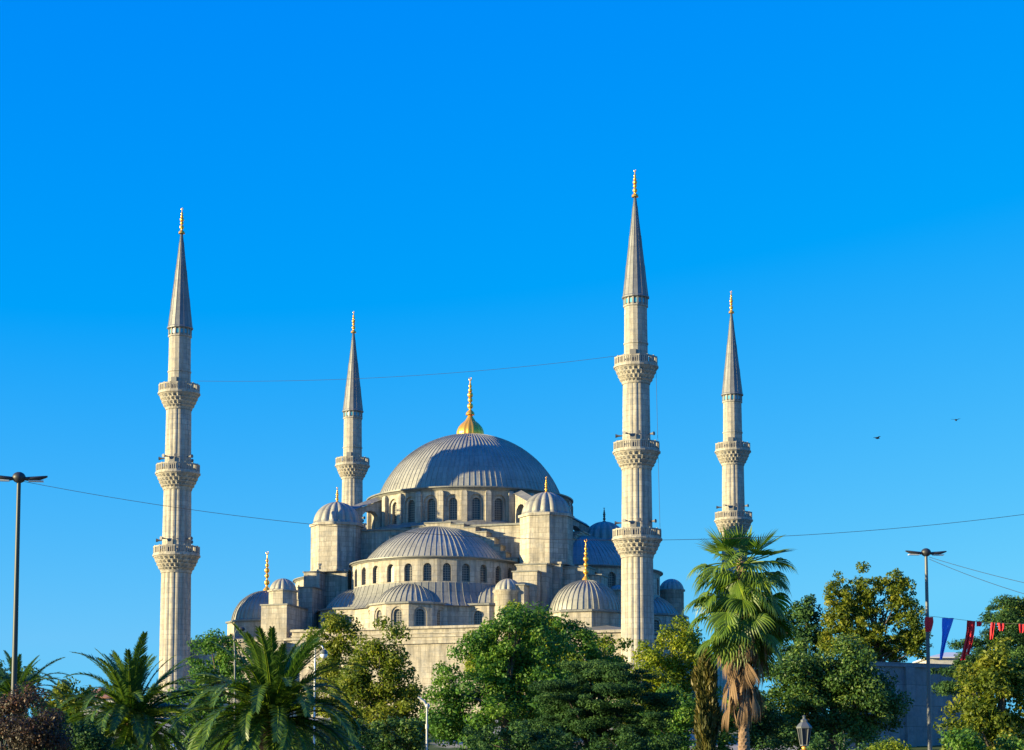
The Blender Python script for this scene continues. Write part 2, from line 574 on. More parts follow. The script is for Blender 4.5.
bpy.data.objects.remove(tmp)
b = MB()
ring(b, RD, z_(39.75), DC, 0.45, 0.45, 112)
b.build('drum_cornice', LEAD_D, dm_parent)

prof = dome_prof(12.05, z_(39.6), z_(48.5), 20)
b = MB()
b.lathe(prof, 120, DC)
b.ribs(prof[:-1], [i * 360 / 104 for i in range(104)], DC, 0.12, 0.065)
dome = b.build('main_dome', LEAD, mosque)
b = MB()                                    # gilded, gored foot of the great finial
pr = [(1.68, z_(48.25)), (1.76, z_(48.55)), (1.72, z_(49.0)), (1.52, z_(49.5)), (1.15, z_(49.95)), (0.68, z_(50.35)), (0.36, z_(50.9)), (0.22, z_(51.5))]
b.lathe(pr, 64, DC, 0, 360, lambda j, k: 1 + (0.07 if k < 6 else 0.02) * abs(math.sin(math.pi * j / 4)) - 0.04, True)
b.build('finial_foot', GOLD, dome)
finial('finial', (DC[0], DC[1], z_(51.2)), 5.1, GOLD, dome, 0.40)

# --- flying buttresses from the corner turrets to the drum
for k in range(4):
    a = R(45 + 90 * k)
    ca, sa = math.cos(a), math.sin(a)
    b = MB()
    def Q(r, t, z): return (DC[0] * 0.6 + ca * r - sa * t, DC[1] + sa * r + ca * t, z)
    r0, r1 = 12.6, 17.2
    for t in (-0.75, 0.75):
        prf = [(r0, z_(34.7)), (r0, z_(39.1)), (r1, z_(37.3)), (r1, z_(34.7))]
        ar = [(r0 + 0.9 + 1.25 * (1 + math.cos(R(180 - q))), z_(36.2) + 1.25 * math.sin(R(q))) for q in range(0, 181, 30)]
        # wall with an arched opening
        pts = [(r0, z_(34.7)), (r0, z_(39.1))]
        top = lambda r: z_(39.1) + (z_(37.3) - z_(39.1)) * (r - r0) / (r1 - r0)
        b.face([Q(r0, t, z_(34.7)), Q(ar[0][0], t, z_(34.7)), Q(ar[0][0], t, top(ar[0][0])), Q(r0, t, top(r0))])
        b.face([Q(ar[-1][0], t, z_(34.7)), Q(r1, t, z_(34.7)), Q(r1, t, top(r1)), Q(ar[-1][0], t, top(ar[-1][0]))])
        for i in range(len(ar) - 1):
            p, q = ar[i], ar[i + 1]
            b.face([Q(p[0], t, p[1]), Q(q[0], t, q[1]), Q(q[0], t, top(q[0])), Q(p[0], t, top(p[0]))])
    for i in range(len(ar) - 1):
        p, q = ar[i], ar[i + 1]
        b.face([Q(p[0], -0.75, p[1]), Q(q[0], -0.75, q[1]), Q(q[0], 0.75, q[1]), Q(p[0], 0.75, p[1])])
    for rr in (ar[0][0], ar[-1][0]):
        b.face([Q(rr, -0.75, z_(34.7)), Q(rr, 0.75, z_(34.7)), Q(rr, 0.75, z_(36.2)), Q(rr, -0.75, z_(36.2))])
    b.face([Q(r0, -0.75, z_(39.1)), Q(r0, 0.75, z_(39.1)), Q(r1, 0.75, z_(37.3)), Q(r1, -0.75, z_(37.3))])
    fb = b.build('flying_buttress', STONE, dm_parent)
    c = MB()
    c.face([Q(r0, -0.95, z_(39.16)), Q(r0, 0, z_(39.75)), Q(r1, 0, z_(37.9)), Q(r1, -0.95, z_(37.36))])
    c.face([Q(r0, 0.95, z_(39.16)), Q(r0, 0, z_(39.75)), Q(r1, 0, z_(37.9)), Q(r1, 0.95, z_(37.36))])
    c.face([Q(r1, 0.95, z_(37.36)), Q(r1, 0, z_(37.9)), Q(r1, -0.95, z_(37.36))])
    c.face([Q(r0, 0.95, z_(39.16)), Q(r0, 0, z_(39.75)), Q(r0, -0.95, z_(39.16))])
    c.build('buttress_roof', LEAD_D, dm_parent)

# --- octagonal weight turrets over the great piers, with fluted domes
def fluted_dome(name, c, r, z0, z1, nf, amp, parent, m=LEAD):
    b = MB()
    pr = dome_prof(r, z0, z1, 12)
    pr = [(r + 0.16, z0 - 0.10), (r + 0.16, z0)] + pr
    per = 8
    prof_f = [abs(math.sin(math.pi * q / per)) for q in range(per)]
    def rm(j, k):
        return 1 + (amp * (prof_f[j % per] - 0.75) if 2 <= k < len(pr) - 1 else 0)
    b.lathe(pr, nf * per, c, 0, 360, rm, True)
    return b.build(name, m, parent)
for k in range(4):
    c = rotp((-13.8, -13.6), k)
    b = MB()
    b.prism(ngon(c, 3.25, 8, 22.5), z_(29.3), z_(35.25))
    b.prism(ngon(c, 3.45, 8, 22.5), z_(35.1), z_(35.4))
    b.prism(ngon(c, 3.45, 8, 22.5), z_(29.2), z_(29.5))
    t = b.build('weight_turret', STONE, mosque)
    fluted_dome('turret_dome', c, 2.95, z_(35.5), z_(38.3), 16, 0.13, t)
    finial('finial', (*c, z_(38.2)), 2.1, BRONZE if k == 2 else GOLD, t, 0.2)
    sb = MB()                               # the small window slit low in the turret
    a = R(-45 + 90 * k + 45 - 90 + 0)
    # square pier below the turret
    d = MB()
    s = 2.5
    d.box(c[0] - s, c[0] + s, c[1] - s, c[1] + s, z_(19.8), z_(29.15))
    d.box(c[0] - s - 0.14, c[0] + s + 0.14, c[1] - s - 0.14, c[1] + s + 0.14, z_(29.16), z_(29.4))
    d.build('pier_base', STONE, t)

# --- four sides: half dome, drum, skirt roof, three exedrae, stepped piers, stair turrets
SO = 13.9
RS = 10.5
def side(k):
    def PX(p): return rotp(p, k)
    c = PX((-0.4, -SO))
    aF = -90 + 90 * k
    vis = k != 2
    # drum of the half dome
    b = MB()
    holder = bpy.data.objects.new('half_dome_drum', bpy.data.meshes.new('half_dome_drum'))
    COL.objects.link(holder); holder.parent = mosque
    n = 15
    angs = [aF - 96 + 192 * i / n for i in range(n + 1)]
    pts = [(c[0] + RS * math.cos(R(a)), c[1] + RS * math.sin(R(a))) for a in angs]
    u = 0
    for i in range(n):
        am = R((angs[i] + angs[i + 1]) / 2)
        wall_window(b, pts[i], pts[i + 1], z_(26.5), z_(29.4), 1.0, z_(26.75), z_(28.35), 0.4, holder, 0, 0, u, vis and facing(math.cos(am), math.sin(am)))
        u += 2.2
    tmp = b.build('half_dome_drum', STONE, mosque)
    holder.data = tmp.data
    bpy.data.objects.remove(tmp)
    b = MB()
    ring(b, RS, z_(29.72), c, 0.35, 0.34, 60, aF - 97, aF + 97)
    b.lathe([(RS, z_(29.68)), (9.0, z_(29.85))], 40, c, aF - 97, aF + 97)
    b.build('drum_cornice', LEAD_D, holder)
    pr = dome_prof(9.15, z_(29.7), z_(34.55), 14)
    b = MB()
    b.lathe(pr, 64, c, aF - 100, aF + 100)
    b.ribs(pr[:-1], [aF - 98 + 196 * i / 44 for i in range(45)], c, 0.12, 0.065)
    b.build('half_dome', LEAD, mosque)
    # lead skirt
    b = MB()
    pr = [(12.15, z_(23.7)), (11.6, z_(24.2)), (11.0, z_(25.2)), (10.53, z_(26.6))]
    b.lathe(pr, 60, c, aF - 100, aF + 100)
    b.ribs(pr, [aF - 98 + 196 * i / 44 for i in range(45)], c, 0.09, 0.045)
    w = MB()
    w.lathe([(11.75, z_(20.7)), (11.75, z_(23.9))], 40, c, aF - 100, aF + 100, None, False)
    w.build('skirt_wall', STONE, holder)
    b.build('skirt_roof', LEAD_D, holder)
    # exedrae
    for da in (-62, 0, 62):
        e = PX((-0.5 + 8.6 * math.sin(R(da)) * 1.08, -SO - 8.6 * math.cos(R(da))))
        hol = bpy.data.objects.new('exedra_drum', bpy.data.meshes.new('exedra_drum'))
        COL.objects.link(hol); hol.parent = mosque
        RE = 5.4
        ae = aF + da
        an = [ae - 105 + 30 * i for i in range(8)]
        pe = [(e[0] + RE * math.cos(R(q)), e[1] + RE * math.sin(R(q))) for q in an]
        b = MB()
        u = 0
        for i in range(7):
            am = R(an[i] + 15)
            wall_window(b, pe[i], pe[i + 1], z_(20.7), z_(23.8), 1.05, z_(21.25), z_(22.6), 0.35, hol, 0.5, 0.12, u, vis and facing(math.cos(am), math.sin(am)))
            u += 3.0
        tmp = b.build('exedra_drum', STONE, mosque)
        hol.data = tmp.data
        bpy.data.objects.remove(tmp)
        b = MB()
        b.lathe([(RE - 0.1, z_(23.72)), (RE + 0.28, z_(23.78)), (RE + 0.28, z_(23.98)), (4.2, z_(24.2))], 12, e, ae - 105, ae + 255, None, False)
        b.build('drum_cornice', LEAD_D, hol)
        pr = dome_prof(4.45, z_(24.1), z_(26.8), 10)
        b = MB()
        b.lathe(pr, 40, e, ae - 120, ae + 120)
        b.ribs(pr[:-1], [ae - 114 + 228 * i / 26 for i in range(27)], e, 0.12, 0.09)
        b.build('exedra_dome', LEAD, mosque)
    # stepped piers on both flanks, with the little stair turrets at their feet
    for s in (-1, 1):
        front_left = k == 0 and s == -1
        if front_left:
            blocks = ((14.2, 16.3, -18.2, -15.5, 29.1), (13.9, 15.7, -21.2, -18.0, 26.9), (14.5, 17.8, -27.6, -21.0, 24.2))
        elif k == 3:
            blocks = ((10.9, 15.2, -19.0, -16.9, 26.0),)
        else:
            blocks = ((11.3, 15.1, -19.0, -16.0, 29.0), (11.4, 14.4, -20.6, -18.8, 28.0), (10.9, 13.4, -22.6, -20.4, 26.2))
        b = MB(); cp = MB()
        for (xa, xb, ya, yb, zt) in blocks:
            x0, x1 = sorted((s * xa, s * xb))
            b.box(x0, x1, ya, yb, z_(19.7), z_(zt) - 0.16)
            cp.box(x0 - 0.12, x1 + 0.12, ya - 0.12, yb, z_(zt) - 0.155, z_(zt))
        pb = rot_mb(b, k).build('stepped_pier', STONE, mosque)
        rot_mb(cp, k).build('pier_coping', LEAD_D, pb)
        if k == 3: continue
        tz = 0.0
        tc_ = PX((s * 11.2, -21.9))
        if k == 1 and s == 1: tc_, tz = (23.4, 11.6), 3.1
        b = MB()
        if front_left:
            tc_ = (-16.05, -25.2)
            b.prism(ngon(tc_, 1.68, 8, 22.5), z_(24.1), z_(26.0))
            b.prism(ngon(tc_, 1.85, 8, 22.5), z_(25.85), z_(26.05))
            zt0, zt1 = 26.06, 27.5
        else:
            b.lathe([(1.62, z_(19.8)), (1.62, z_(25.2 + tz)), (1.8, z_(25.3 + tz)), (1.8, z_(25.5 + tz))], 20, tc_, 0, 360, None, True)
            zt0, zt1 = 25.45 + tz, 26.95 + tz
        tt = b.build('stair_turret', STONE, mosque)
        fluted_dome('turret_dome', tc_, 1.6, z_(zt0), z_(zt1), 14, 0.10, tt)
for k in range(4): side(k)

# --- corner domes
for k in range(4):
    c = rotp((-20.3, -20.3), k)
    b = MB()
    b.prism(ngon(c, 4.75, 8, 22.5), z_(19.6), z_(22.6))
    cd = b.build('corner_drum', STONE, mosque)
    b = MB()
    b.lathe([(4.6, z_(22.5)), (5.0, z_(22.55)), (5.0, z_(22.75)), (4.1, z_(22.95))], 8, c, 22.5, 382.5, None, False)
    b.build('drum_cornice', LEAD_D, cd)
    pr = dome_prof(4.25, z_(22.85), z_(26.6), 12)
    b = MB()
    b.lathe(pr, 48, c)
    b.ribs(pr[:-1], [i * 360 / 40 for i in range(40)], c, 0.12, 0.09)
    b.build('corner_dome', LEAD, cd)
    if k != 2: finial('finial', (*c, z_(26.5)), 5.2, GOLD, cd, 0.34)

# ------------------------------------------------------------------ the minarets
def make_minaret():
    root = empty('minaret', (0, 0, 0))
    B1, B2, B3, CB, CT, TIP = (z_(q) for q in (50.99, 41.21, 31.25, 58.0, 69.86, 73.13))
    NF = 16
    def flute(j, k): return 1 + 0.05 * abs(math.sin(math.pi * j / 4)) - 0.03
    b = MB()
    b.prism(ngon((0, 0), 3.6, 8, 22.5), 0, 3.0)
    b.prism(ngon((0, 0), 3.6, 8, 22.5), 3.0, 5.2, True, False, 0.56)
    b.build('plinth', STONE_M, root)
    secs = [(4.6, B3 - 2.7, 1.86, 1.75), (B3 - 0.9, B2 - 2.6, 1.72, 1.63), (B2 - 0.9, B1 - 2.6, 1.57, 1.48)]
    for z0, z1, r0, r1 in secs:
        s = MB()
        s.lathe([(r0, z0), (r1, z1)], NF * 4, (0, 0), 0, 360, flute, False)
        s.lathe([(r1 + 0.1, z1 - 0.5), (r1 + 0.12, z1 - 0.2)], 32, (0, 0), 0, 360, None, False)
        s.build('shaft', STONE_M, root)
    s = MB()
    s.lathe([(1.38, B1 - 0.9), (1.30, CB - 0.95)], NF, (0, 0), 0, 360, None, False)
    for zz in (B1 + 1.6, CB - 1.05):
        s.lathe([(1.3, zz - 0.12), (1.43, zz - 0.08), (1.43, zz + 0.08), (1.3, zz + 0.12)], NF, (0, 0), 0, 360, None, False)
    s.build('shaft', STONE_M, root)
    s = MB()                                 # band of tile panels below the spire
    s.lathe([(1.30, CB - 0.95), (1.30, CB - 0.1)], NF, (0, 0), 0, 360, None, False)
    for i in range(NF):
        a = 2 * math.pi * i / NF
        ca, sa = math.cos(a), math.sin(a)
        q = [(1.2 * ca - t * sa, 1.2 * sa + t * ca) for t in (-0.09, 0.09)] + [(1.41 * ca - t * sa, 1.41 * sa + t * ca) for t in (0.09, -0.09)]
        s.prism(q, CB - 0.95, CB - 0.1)
    tb = s.build('tile_band', STONE_M, root)
    s = MB()
    for i in range(NF):
        a0, a1 = 2 * math.pi * (i + 0.2) / NF, 2 * math.pi * (i + 0.8) / NF
        s.face([(1.315 * math.cos(a0), 1.315 * math.sin(a0), CB - 0.8), (1.315 * math.cos(a1), 1.315 * math.sin(a1), CB - 0.8),
                (1.315 * math.cos(a1), 1.315 * math.sin(a1), CB - 0.3), (1.315 * math.cos(a0), 1.315 * math.sin(a0), CB - 0.3)])
    s.build('tile', TILE, tb)
    for zt, rb, rs in ((B1, 2.46, 1.52), (B2, 2.62, 1.66), (B3, 2.76, 1.80)):
        s = MB()                             # muqarnas corbel: tiers of small niches
        n = 24
        tiers = 4
        for q in range(tiers):
            f0, f1 = q / tiers, (q + 1) / tiers
            ra = rs + 0.08 + (rb - rs - 0.1) * f0 ** 0.8; rb_ = rs + 0.08 + (rb - rs - 0.1) * f1 ** 0.8
            z0 = zt - 3.0 + 1.75 * f0; z1 = zt - 3.0 + 1.75 * f1
            sh = q % 2
            s.lathe([(ra - 0.06, z0), (ra + (rb_ - ra) * 0.25, z0 + (z1 - z0) * 0.45), (rb_, z1 - 0.06), (rb_, z1)], n * 2, (0, 0), 0, 360,
                    lambda j, k, sh=sh: (1.0 if (j + sh) % 2 == 0 else (0.90, 0.95, 0.985, 0.99)[k]), False)
        s.lathe([(rs * 0.9, zt - 3.05), (rs + 0.1, zt - 3.0), (rs + 0.12, zt - 2.9)], 32, (0, 0), 0, 360, None, False)
        s.lathe([(rb - 0.05, zt - 1.25), (rb + 0.1, zt - 1.2), (rb + 0.1, zt - 1.02), (rs * 0.8, zt - 1.0)], 32, (0, 0), 0, 360, None, False)
        bal = s.build('balcony', STONE_M, root)
        p = MB()                             # parapet of pierced panels between posts
        NP = 16
        pts_o = ngon((0, 0), rb + 0.02, NP, 0); pts_i = ngon((0, 0), rb - 0.13, NP, 0)
        for i in range(NP):
            j = (i + 1) % NP
            def lerp(a, b_, t): return (a[0] + (b_[0] - a[0]) * t, a[1] + (b_[1] - a[1]) * t)
            def bar(t0, t1, z0, z1):
                p.prism([lerp(pts_o[i], pts_o[j], t0), lerp(pts_o[i], pts_o[j], t1), lerp(pts_i[i], pts_i[j], t1), lerp(pts_i[i], pts_i[j], t0)], z0, z1)
            bar(0.0, 0.16, zt - 1.02, zt + 0.06); bar(0.16, 1.0, zt - 0.16, zt); bar(0.16, 1.0, zt - 1.02, zt - 0.84)
            for q in range(3):
                t = 0.16 + 0.84 * (q + 0.78) / 3.6
                bar(t, t + 0.11, zt - 0.84, zt - 0.16)
        p.build('parapet', STONE_M, bal)
        d = MB()                             # door on to the balcony
        d.box(-0.35, 0.35, -rs * 0.985 - 0.02, -rs * 0.8, zt - 1.0, zt + 0.75)
        d.build('door', SPK, bal)
        if zt < B1:
            for a in (-170, -112, -70, -20, 70, 130):
                h = MB()
                t = R(a); ca, sa = math.cos(t), math.sin(t)
                r0 = rs + 0.1
                path = [(ca * (r0 + q), sa * (r0 + q), zt + 0.85) for q in (-0.2, 0.0, 0.3, 0.62)]
                h.tube(path, [0.05, 0.08, 0.11, 0.23], 10)
                h.build('loudspeaker', SPK, bal)
    c = MB()                                 # lead spire
    pr = [(1.50, CB - 0.14), (1.58, CB - 0.08), (1.58, CB + 0.04), (1.46, CB + 0.18)]
    n_ = 10
    for q in range(1, n_ + 1):
        f = q / n_
        r = 1.46 * (1 - f) + 0.11 * f
        zz = CB + 0.18 + (CT - CB - 0.18) * f
        pr += [(r + (0.03 if q % 3 == 0 else 0.0), zz - 0.03), (r, zz)]
    c.lathe(pr, 16, (0, 0), 0, 360, None, False)
    c.ribs([(x, zz) for x, zz in pr[3:]], [i * 22.5 for i in range(16)], (0, 0), 0.05, 0.025)
    cone = c.build('spire', LEAD_S, root)
    finial('finial', (0, 0, CT - 0.05), TIP - CT + 0.05, GOLD, cone, 0.27)
    return root
MIN = [('L', -40.29, 249.08, 'tall stone minaret with three balconies at the left end, palms before its foot'),
       ('FR', 14.11, 233.77, 'tallest-looking stone minaret with three balconies, right of the main dome'),
       ('LR', -23.36, 302.47, 'stone minaret standing behind the left corner turret, one balcony in view'),
       ('RR', 31.05, 290.16, 'stone minaret rising directly behind the fan palm, two balconies in view')]
m0 = make_minaret()
for i, (_, x, y, lab) in enumerate(MIN):
    o = m0 if i == 0 else copy_tree(m0)
    o.location = (x, y, EYE + ZB)
    o.rotation_euler = (0, 0, -TH)
    tag(o, lab, 'minaret', 'minarets around the mosque')

# ------------------------------------------------------------------ vegetation
def np_mesh(name, V, F, tint, m, parent, smooth=False):
    me = bpy.data.meshes.new(name)
    nv, nf, k = len(V), len(F), F.shape[1]
    me.vertices.add(nv); me.loops.add(nf * k); me.polygons.add(nf)
    me.vertices.foreach_set('co', V.astype(np.float32).ravel())
    me.loops.foreach_set('vertex_index', F.astype(np.int32).ravel())
    me.polygons.foreach_set('loop_start', np.arange(0, nf * k, k, dtype=np.int32))
    a = me.attributes.new('tint', 'FLOAT', 'POINT')
    a.data.foreach_set('value', tint.astype(np.float32))
    me.materials.append(m)
    me.update(calc_edges=True)
    o = bpy.data.objects.new(name, me)
    COL.objects.link(o)
    if parent: o.parent = parent
    return o

def unit(v): return v / np.maximum(1e-6, np.linalg.norm(v, axis=1))[:, None]

def leaves(P, Nrm, size, asp, rng):
    """one small pointed leaf per point"""
    n = len(P)
    t = unit(np.cross(Nrm, unit(rng.normal(size=(n, 3)))))
    b = np.cross(Nrm, t)
    s = size * rng.uniform(0.65, 1.35, n)[:, None]
    t = t * s; b = b * s * asp
    V = np.empty((n, 4, 3))
    V[:, 0] = P - t; V[:, 1] = P + b + Nrm * s * 0.12; V[:, 2] = P + t; V[:, 3] = P - b + Nrm * s * 0.12
    F = np.arange(n * 4).reshape(n, 4)
    return V.reshape(-1, 3), F

def crown(rng, lobes, size, dens, asp=0.55, clump=0.85, flat=0.75, up=0.35, hollow=0.5):
    """leaf clumps spread through the crown's lobes; lobes = (x, y, z, rx, ry, rz)"""
    lobes = np.array(lobes, float)
    area = lobes[:, 3] * lobes[:, 5]
    ncl = np.maximum(10, (dens * area * 4.2 / (clump ** 2))).astype(int)
    C = []; K = []
    for lb, n in zip(lobes, ncl):
        d = unit(rng.normal(size=(n, 3)))
        rad = (hollow + (1 - hollow) * rng.uniform(0, 1, n) ** 0.7) * rng.uniform(0.86, 1.10, n)
        C.append(lb[:3] + d * rad[:, None] * lb[3:6])
        K.append(np.full(n, 1.0))
    C = np.concatenate(C)
    n = len(C)
    cr = clump * rng.uniform(0.45, 1.3, n)
    stray = rng.uniform(0, 1, n) < 0.16                    # ragged sprays past the outline
    mid = lobes[:, :3].mean(axis=0)
    C[stray] += unit(C[stray] - mid) * (clump * rng.uniform(0.2, 0.75, stray.sum()))[:, None]
    cr[stray] *= 0.6
    ct = rng.normal(0.5, 0.17, n)
    lpc = np.maximum(14, (cr ** 2 * 2.3 / (size * size * asp))).astype(int)
    idx = np.repeat(np.arange(n), lpc)
    m = len(idx)
    d = unit(rng.normal(size=(m, 3)))
    rr = rng.uniform(0, 1, m) ** 0.45
    P = C[idx] + d * (rr * cr[idx])[:, None] * np.array([1, 1, flat])
    Nn = unit(d * 0.7 + rng.normal(size=(m, 3)) * 0.55 + np.array([0, 0, up]))
    V, F = leaves(P, Nn, size, asp, rng)
    tint = np.clip(ct[idx] + rng.normal(0, 0.16, m), 0, 1)
    return V, F, np.repeat(tint, 4), C

def tree(name, kind, D, lobes_px, label, cat='tree', seed=1, size=0.2, dens=1.0, group=None, trunk_r=0.22, parts=('trunk', 'crown'), cl=0.85,
         flat=0.75, asp=0.55, dscale=0.9, hollow=0.5, limbs=10, up=0.35):
    """lobes_px: (px, py, rx, rz[, dy]) in picture units at distance D, turned into metres there"""
    rng = np.random.default_rng(seed)
    sc = D / FPX
    pts = []
    for l in lobes_px:
        p = at(l[0], l[1], D)
        dy = l[4] if len(l) > 4 else rng.uniform(-0.35, 0.35) * l[2] * sc
        pts.append((p.x, p.y + dy, p.z, l[2] * sc * 1.06, l[2] * sc * dscale, l[3] * sc * 1.06))
    size *= 0.58
    A = np.array(pts)
    w = A[:, 3] * A[:, 5]
    bx, by = (A[:, 0] * w).sum() / w.sum(), (A[:, 1] * w).sum() / w.sum()
    bz = ground_z(bx, by)
    root = empty(name, (bx, by, bz), label, cat, group)
    A[:, :3] -= (bx, by, bz)
    V, F, T, C = crown(rng, A, size, dens, asp, cl, flat, up, hollow)
    keep = V.reshape(-1, 4, 3)[:, :, 2].min(axis=1) > 0.02
    V = V.reshape(-1, 4, 3)[keep].reshape(-1, 3); T = T.reshape(-1, 4)[keep].ravel(); F = np.arange(len(V)).reshape(-1, 4)
    np_mesh(parts[1], V, F, T, LEAF[kind], root)
    top = A[:, 2].max()
    zc = max(0.4, (A[:, 2] * w).sum() / w.sum())
    b = MB()
    path = [(0, 0, -0.2), (rng.uniform(-.1, .1), rng.uniform(-.1, .1), zc * 0.35), (rng.uniform(-.25, .25), rng.uniform(-.25, .25), zc * 0.8), (0.1, 0, (zc + top) / 2)]
    b.tube(path, [trunk_r * 1.25, trunk_r, trunk_r * 0.8, trunk_r * 0.35], 8)
    for q in rng.choice(len(C), min(limbs, len(C)), replace=False):
        e = C[q]
        if e[2] < 0.3: continue
        z0 = min(zc * rng.uniform(0.35, 0.95), e[2])
        s = Vector((0, 0, z0)); e = Vector(e)
        mid = s.lerp(e, 0.5) + Vector((0, 0, 0.12 * (e - s).length))
        b.tube([s, mid, e], [trunk_r * 0.5, trunk_r * 0.3, trunk_r * 0.08], 6)
    b.build(parts[0], BARK, root)
    return root

# --- broadleaf trees, from the mosque outwards to the camera
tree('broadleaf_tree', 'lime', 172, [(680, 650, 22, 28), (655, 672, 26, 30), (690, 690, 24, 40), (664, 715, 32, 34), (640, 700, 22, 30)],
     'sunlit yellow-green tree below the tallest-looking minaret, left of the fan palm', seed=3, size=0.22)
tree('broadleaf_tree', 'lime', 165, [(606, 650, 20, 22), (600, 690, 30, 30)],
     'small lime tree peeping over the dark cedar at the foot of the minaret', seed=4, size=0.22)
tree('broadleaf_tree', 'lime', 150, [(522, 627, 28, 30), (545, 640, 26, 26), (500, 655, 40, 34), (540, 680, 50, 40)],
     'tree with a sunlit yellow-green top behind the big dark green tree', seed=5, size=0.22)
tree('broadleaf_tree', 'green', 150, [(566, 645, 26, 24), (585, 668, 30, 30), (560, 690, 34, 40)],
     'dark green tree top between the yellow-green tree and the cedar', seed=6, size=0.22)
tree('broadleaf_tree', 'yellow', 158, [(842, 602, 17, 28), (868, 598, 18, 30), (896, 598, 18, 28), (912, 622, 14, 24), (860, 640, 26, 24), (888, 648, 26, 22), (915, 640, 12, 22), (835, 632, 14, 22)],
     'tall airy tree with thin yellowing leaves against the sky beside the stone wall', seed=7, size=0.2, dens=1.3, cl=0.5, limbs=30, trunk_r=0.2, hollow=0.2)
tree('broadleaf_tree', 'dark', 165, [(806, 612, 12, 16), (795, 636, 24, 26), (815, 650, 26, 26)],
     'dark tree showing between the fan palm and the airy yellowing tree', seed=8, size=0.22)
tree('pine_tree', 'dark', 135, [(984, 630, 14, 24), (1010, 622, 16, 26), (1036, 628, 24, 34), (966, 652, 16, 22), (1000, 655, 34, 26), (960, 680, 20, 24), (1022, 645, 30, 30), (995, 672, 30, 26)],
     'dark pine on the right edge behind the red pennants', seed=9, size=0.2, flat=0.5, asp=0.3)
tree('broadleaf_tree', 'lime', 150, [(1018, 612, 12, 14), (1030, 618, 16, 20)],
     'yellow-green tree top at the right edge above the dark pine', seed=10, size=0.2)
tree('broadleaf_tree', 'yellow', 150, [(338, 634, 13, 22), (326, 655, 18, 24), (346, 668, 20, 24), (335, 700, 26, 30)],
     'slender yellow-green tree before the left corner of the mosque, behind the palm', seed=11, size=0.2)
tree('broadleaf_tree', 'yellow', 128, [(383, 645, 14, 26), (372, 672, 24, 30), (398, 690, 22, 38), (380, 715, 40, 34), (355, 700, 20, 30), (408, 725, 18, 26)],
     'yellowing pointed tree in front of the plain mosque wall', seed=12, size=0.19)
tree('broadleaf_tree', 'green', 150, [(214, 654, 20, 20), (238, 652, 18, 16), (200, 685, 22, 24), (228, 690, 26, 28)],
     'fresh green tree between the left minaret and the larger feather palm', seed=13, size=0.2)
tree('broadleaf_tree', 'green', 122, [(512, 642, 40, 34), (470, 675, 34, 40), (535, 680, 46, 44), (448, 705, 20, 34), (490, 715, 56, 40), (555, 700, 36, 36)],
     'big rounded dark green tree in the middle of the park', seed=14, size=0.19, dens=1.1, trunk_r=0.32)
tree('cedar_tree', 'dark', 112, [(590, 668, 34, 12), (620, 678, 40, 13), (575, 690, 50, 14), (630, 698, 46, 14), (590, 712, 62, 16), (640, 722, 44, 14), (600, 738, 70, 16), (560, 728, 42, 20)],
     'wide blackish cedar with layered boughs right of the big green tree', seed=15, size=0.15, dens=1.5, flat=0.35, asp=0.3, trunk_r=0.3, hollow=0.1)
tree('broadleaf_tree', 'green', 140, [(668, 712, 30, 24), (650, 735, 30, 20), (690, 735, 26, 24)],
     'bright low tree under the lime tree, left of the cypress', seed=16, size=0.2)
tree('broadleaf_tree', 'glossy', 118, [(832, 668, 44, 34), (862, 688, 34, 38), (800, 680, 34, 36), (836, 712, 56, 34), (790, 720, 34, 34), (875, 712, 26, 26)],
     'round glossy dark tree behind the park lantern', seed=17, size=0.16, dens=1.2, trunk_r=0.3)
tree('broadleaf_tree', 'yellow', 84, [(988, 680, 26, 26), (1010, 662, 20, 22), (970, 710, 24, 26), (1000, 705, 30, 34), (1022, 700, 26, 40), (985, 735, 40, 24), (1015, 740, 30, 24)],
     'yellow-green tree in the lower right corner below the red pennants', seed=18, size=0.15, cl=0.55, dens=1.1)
# cypress
def cypress(px, D, py_top, halfw, label, seed):
    rng = np.random.default_rng(seed)
    top = at(px, py_top, D)
    bz = ground_z(top.x, D)
    H = top.z - bz
    root = empty('cypress_tree', (top.x, D, bz), label, 'tree')
    n = 7500
    f = rng.uniform(0.03, 1, n)
    hw = halfw * D / FPX
    prof = hw * np.minimum(1, (1 - f) * 4.2 + 0.12) * (0.8 + 0.2 * np.sin(f * 23 + 1.3))
    a = rng.uniform(0, 2 * np.pi, n)
    rr = prof * rng.uniform(0.35, 1, n) ** 0.5 * (0.85 + 0.22 * np.sin(a * 3 + f * 14))
    P = np.stack([rr * np.cos(a), rr * np.sin(a), f * H + rng.normal(0, 0.1, n)], 1)
    up = unit(np.stack([np.cos(a) * 0.3, np.sin(a) * 0.3, np.ones(n)], 1) + rng.normal(size=(n, 3)) * 0.22)
    side_ = unit(np.cross(up, rng.normal(size=(n, 3))))
    s = rng.uniform(0.16, 0.36, n)[:, None]
    V = np.empty((n, 4, 3))
    V[:, 0] = P - up * s * 0.5; V[:, 1] = P + side_ * s * 0.22; V[:, 2] = P + up * s; V[:, 3] = P - side_ * s * 0.22
    t = np.clip(0.5 + 0.3 * np.sin(a * 4 + f * 9) + rng.normal(0, 0.15, n), 0, 1)
    np_mesh('crown', V.reshape(-1, 3), np.arange(n * 4).reshape(n, 4), np.repeat(t, 4), LEAF['cypress'], root)
    b = MB()
    b.tube([(0, 0, -0.2), (0, 0, H * 0.9)], [0.16, 0.03], 7)
    b.build('trunk', BARK, root)
cypress(706, 106, 648, 15, 'narrow brownish cypress column just left of the fan palm trunk', 21)

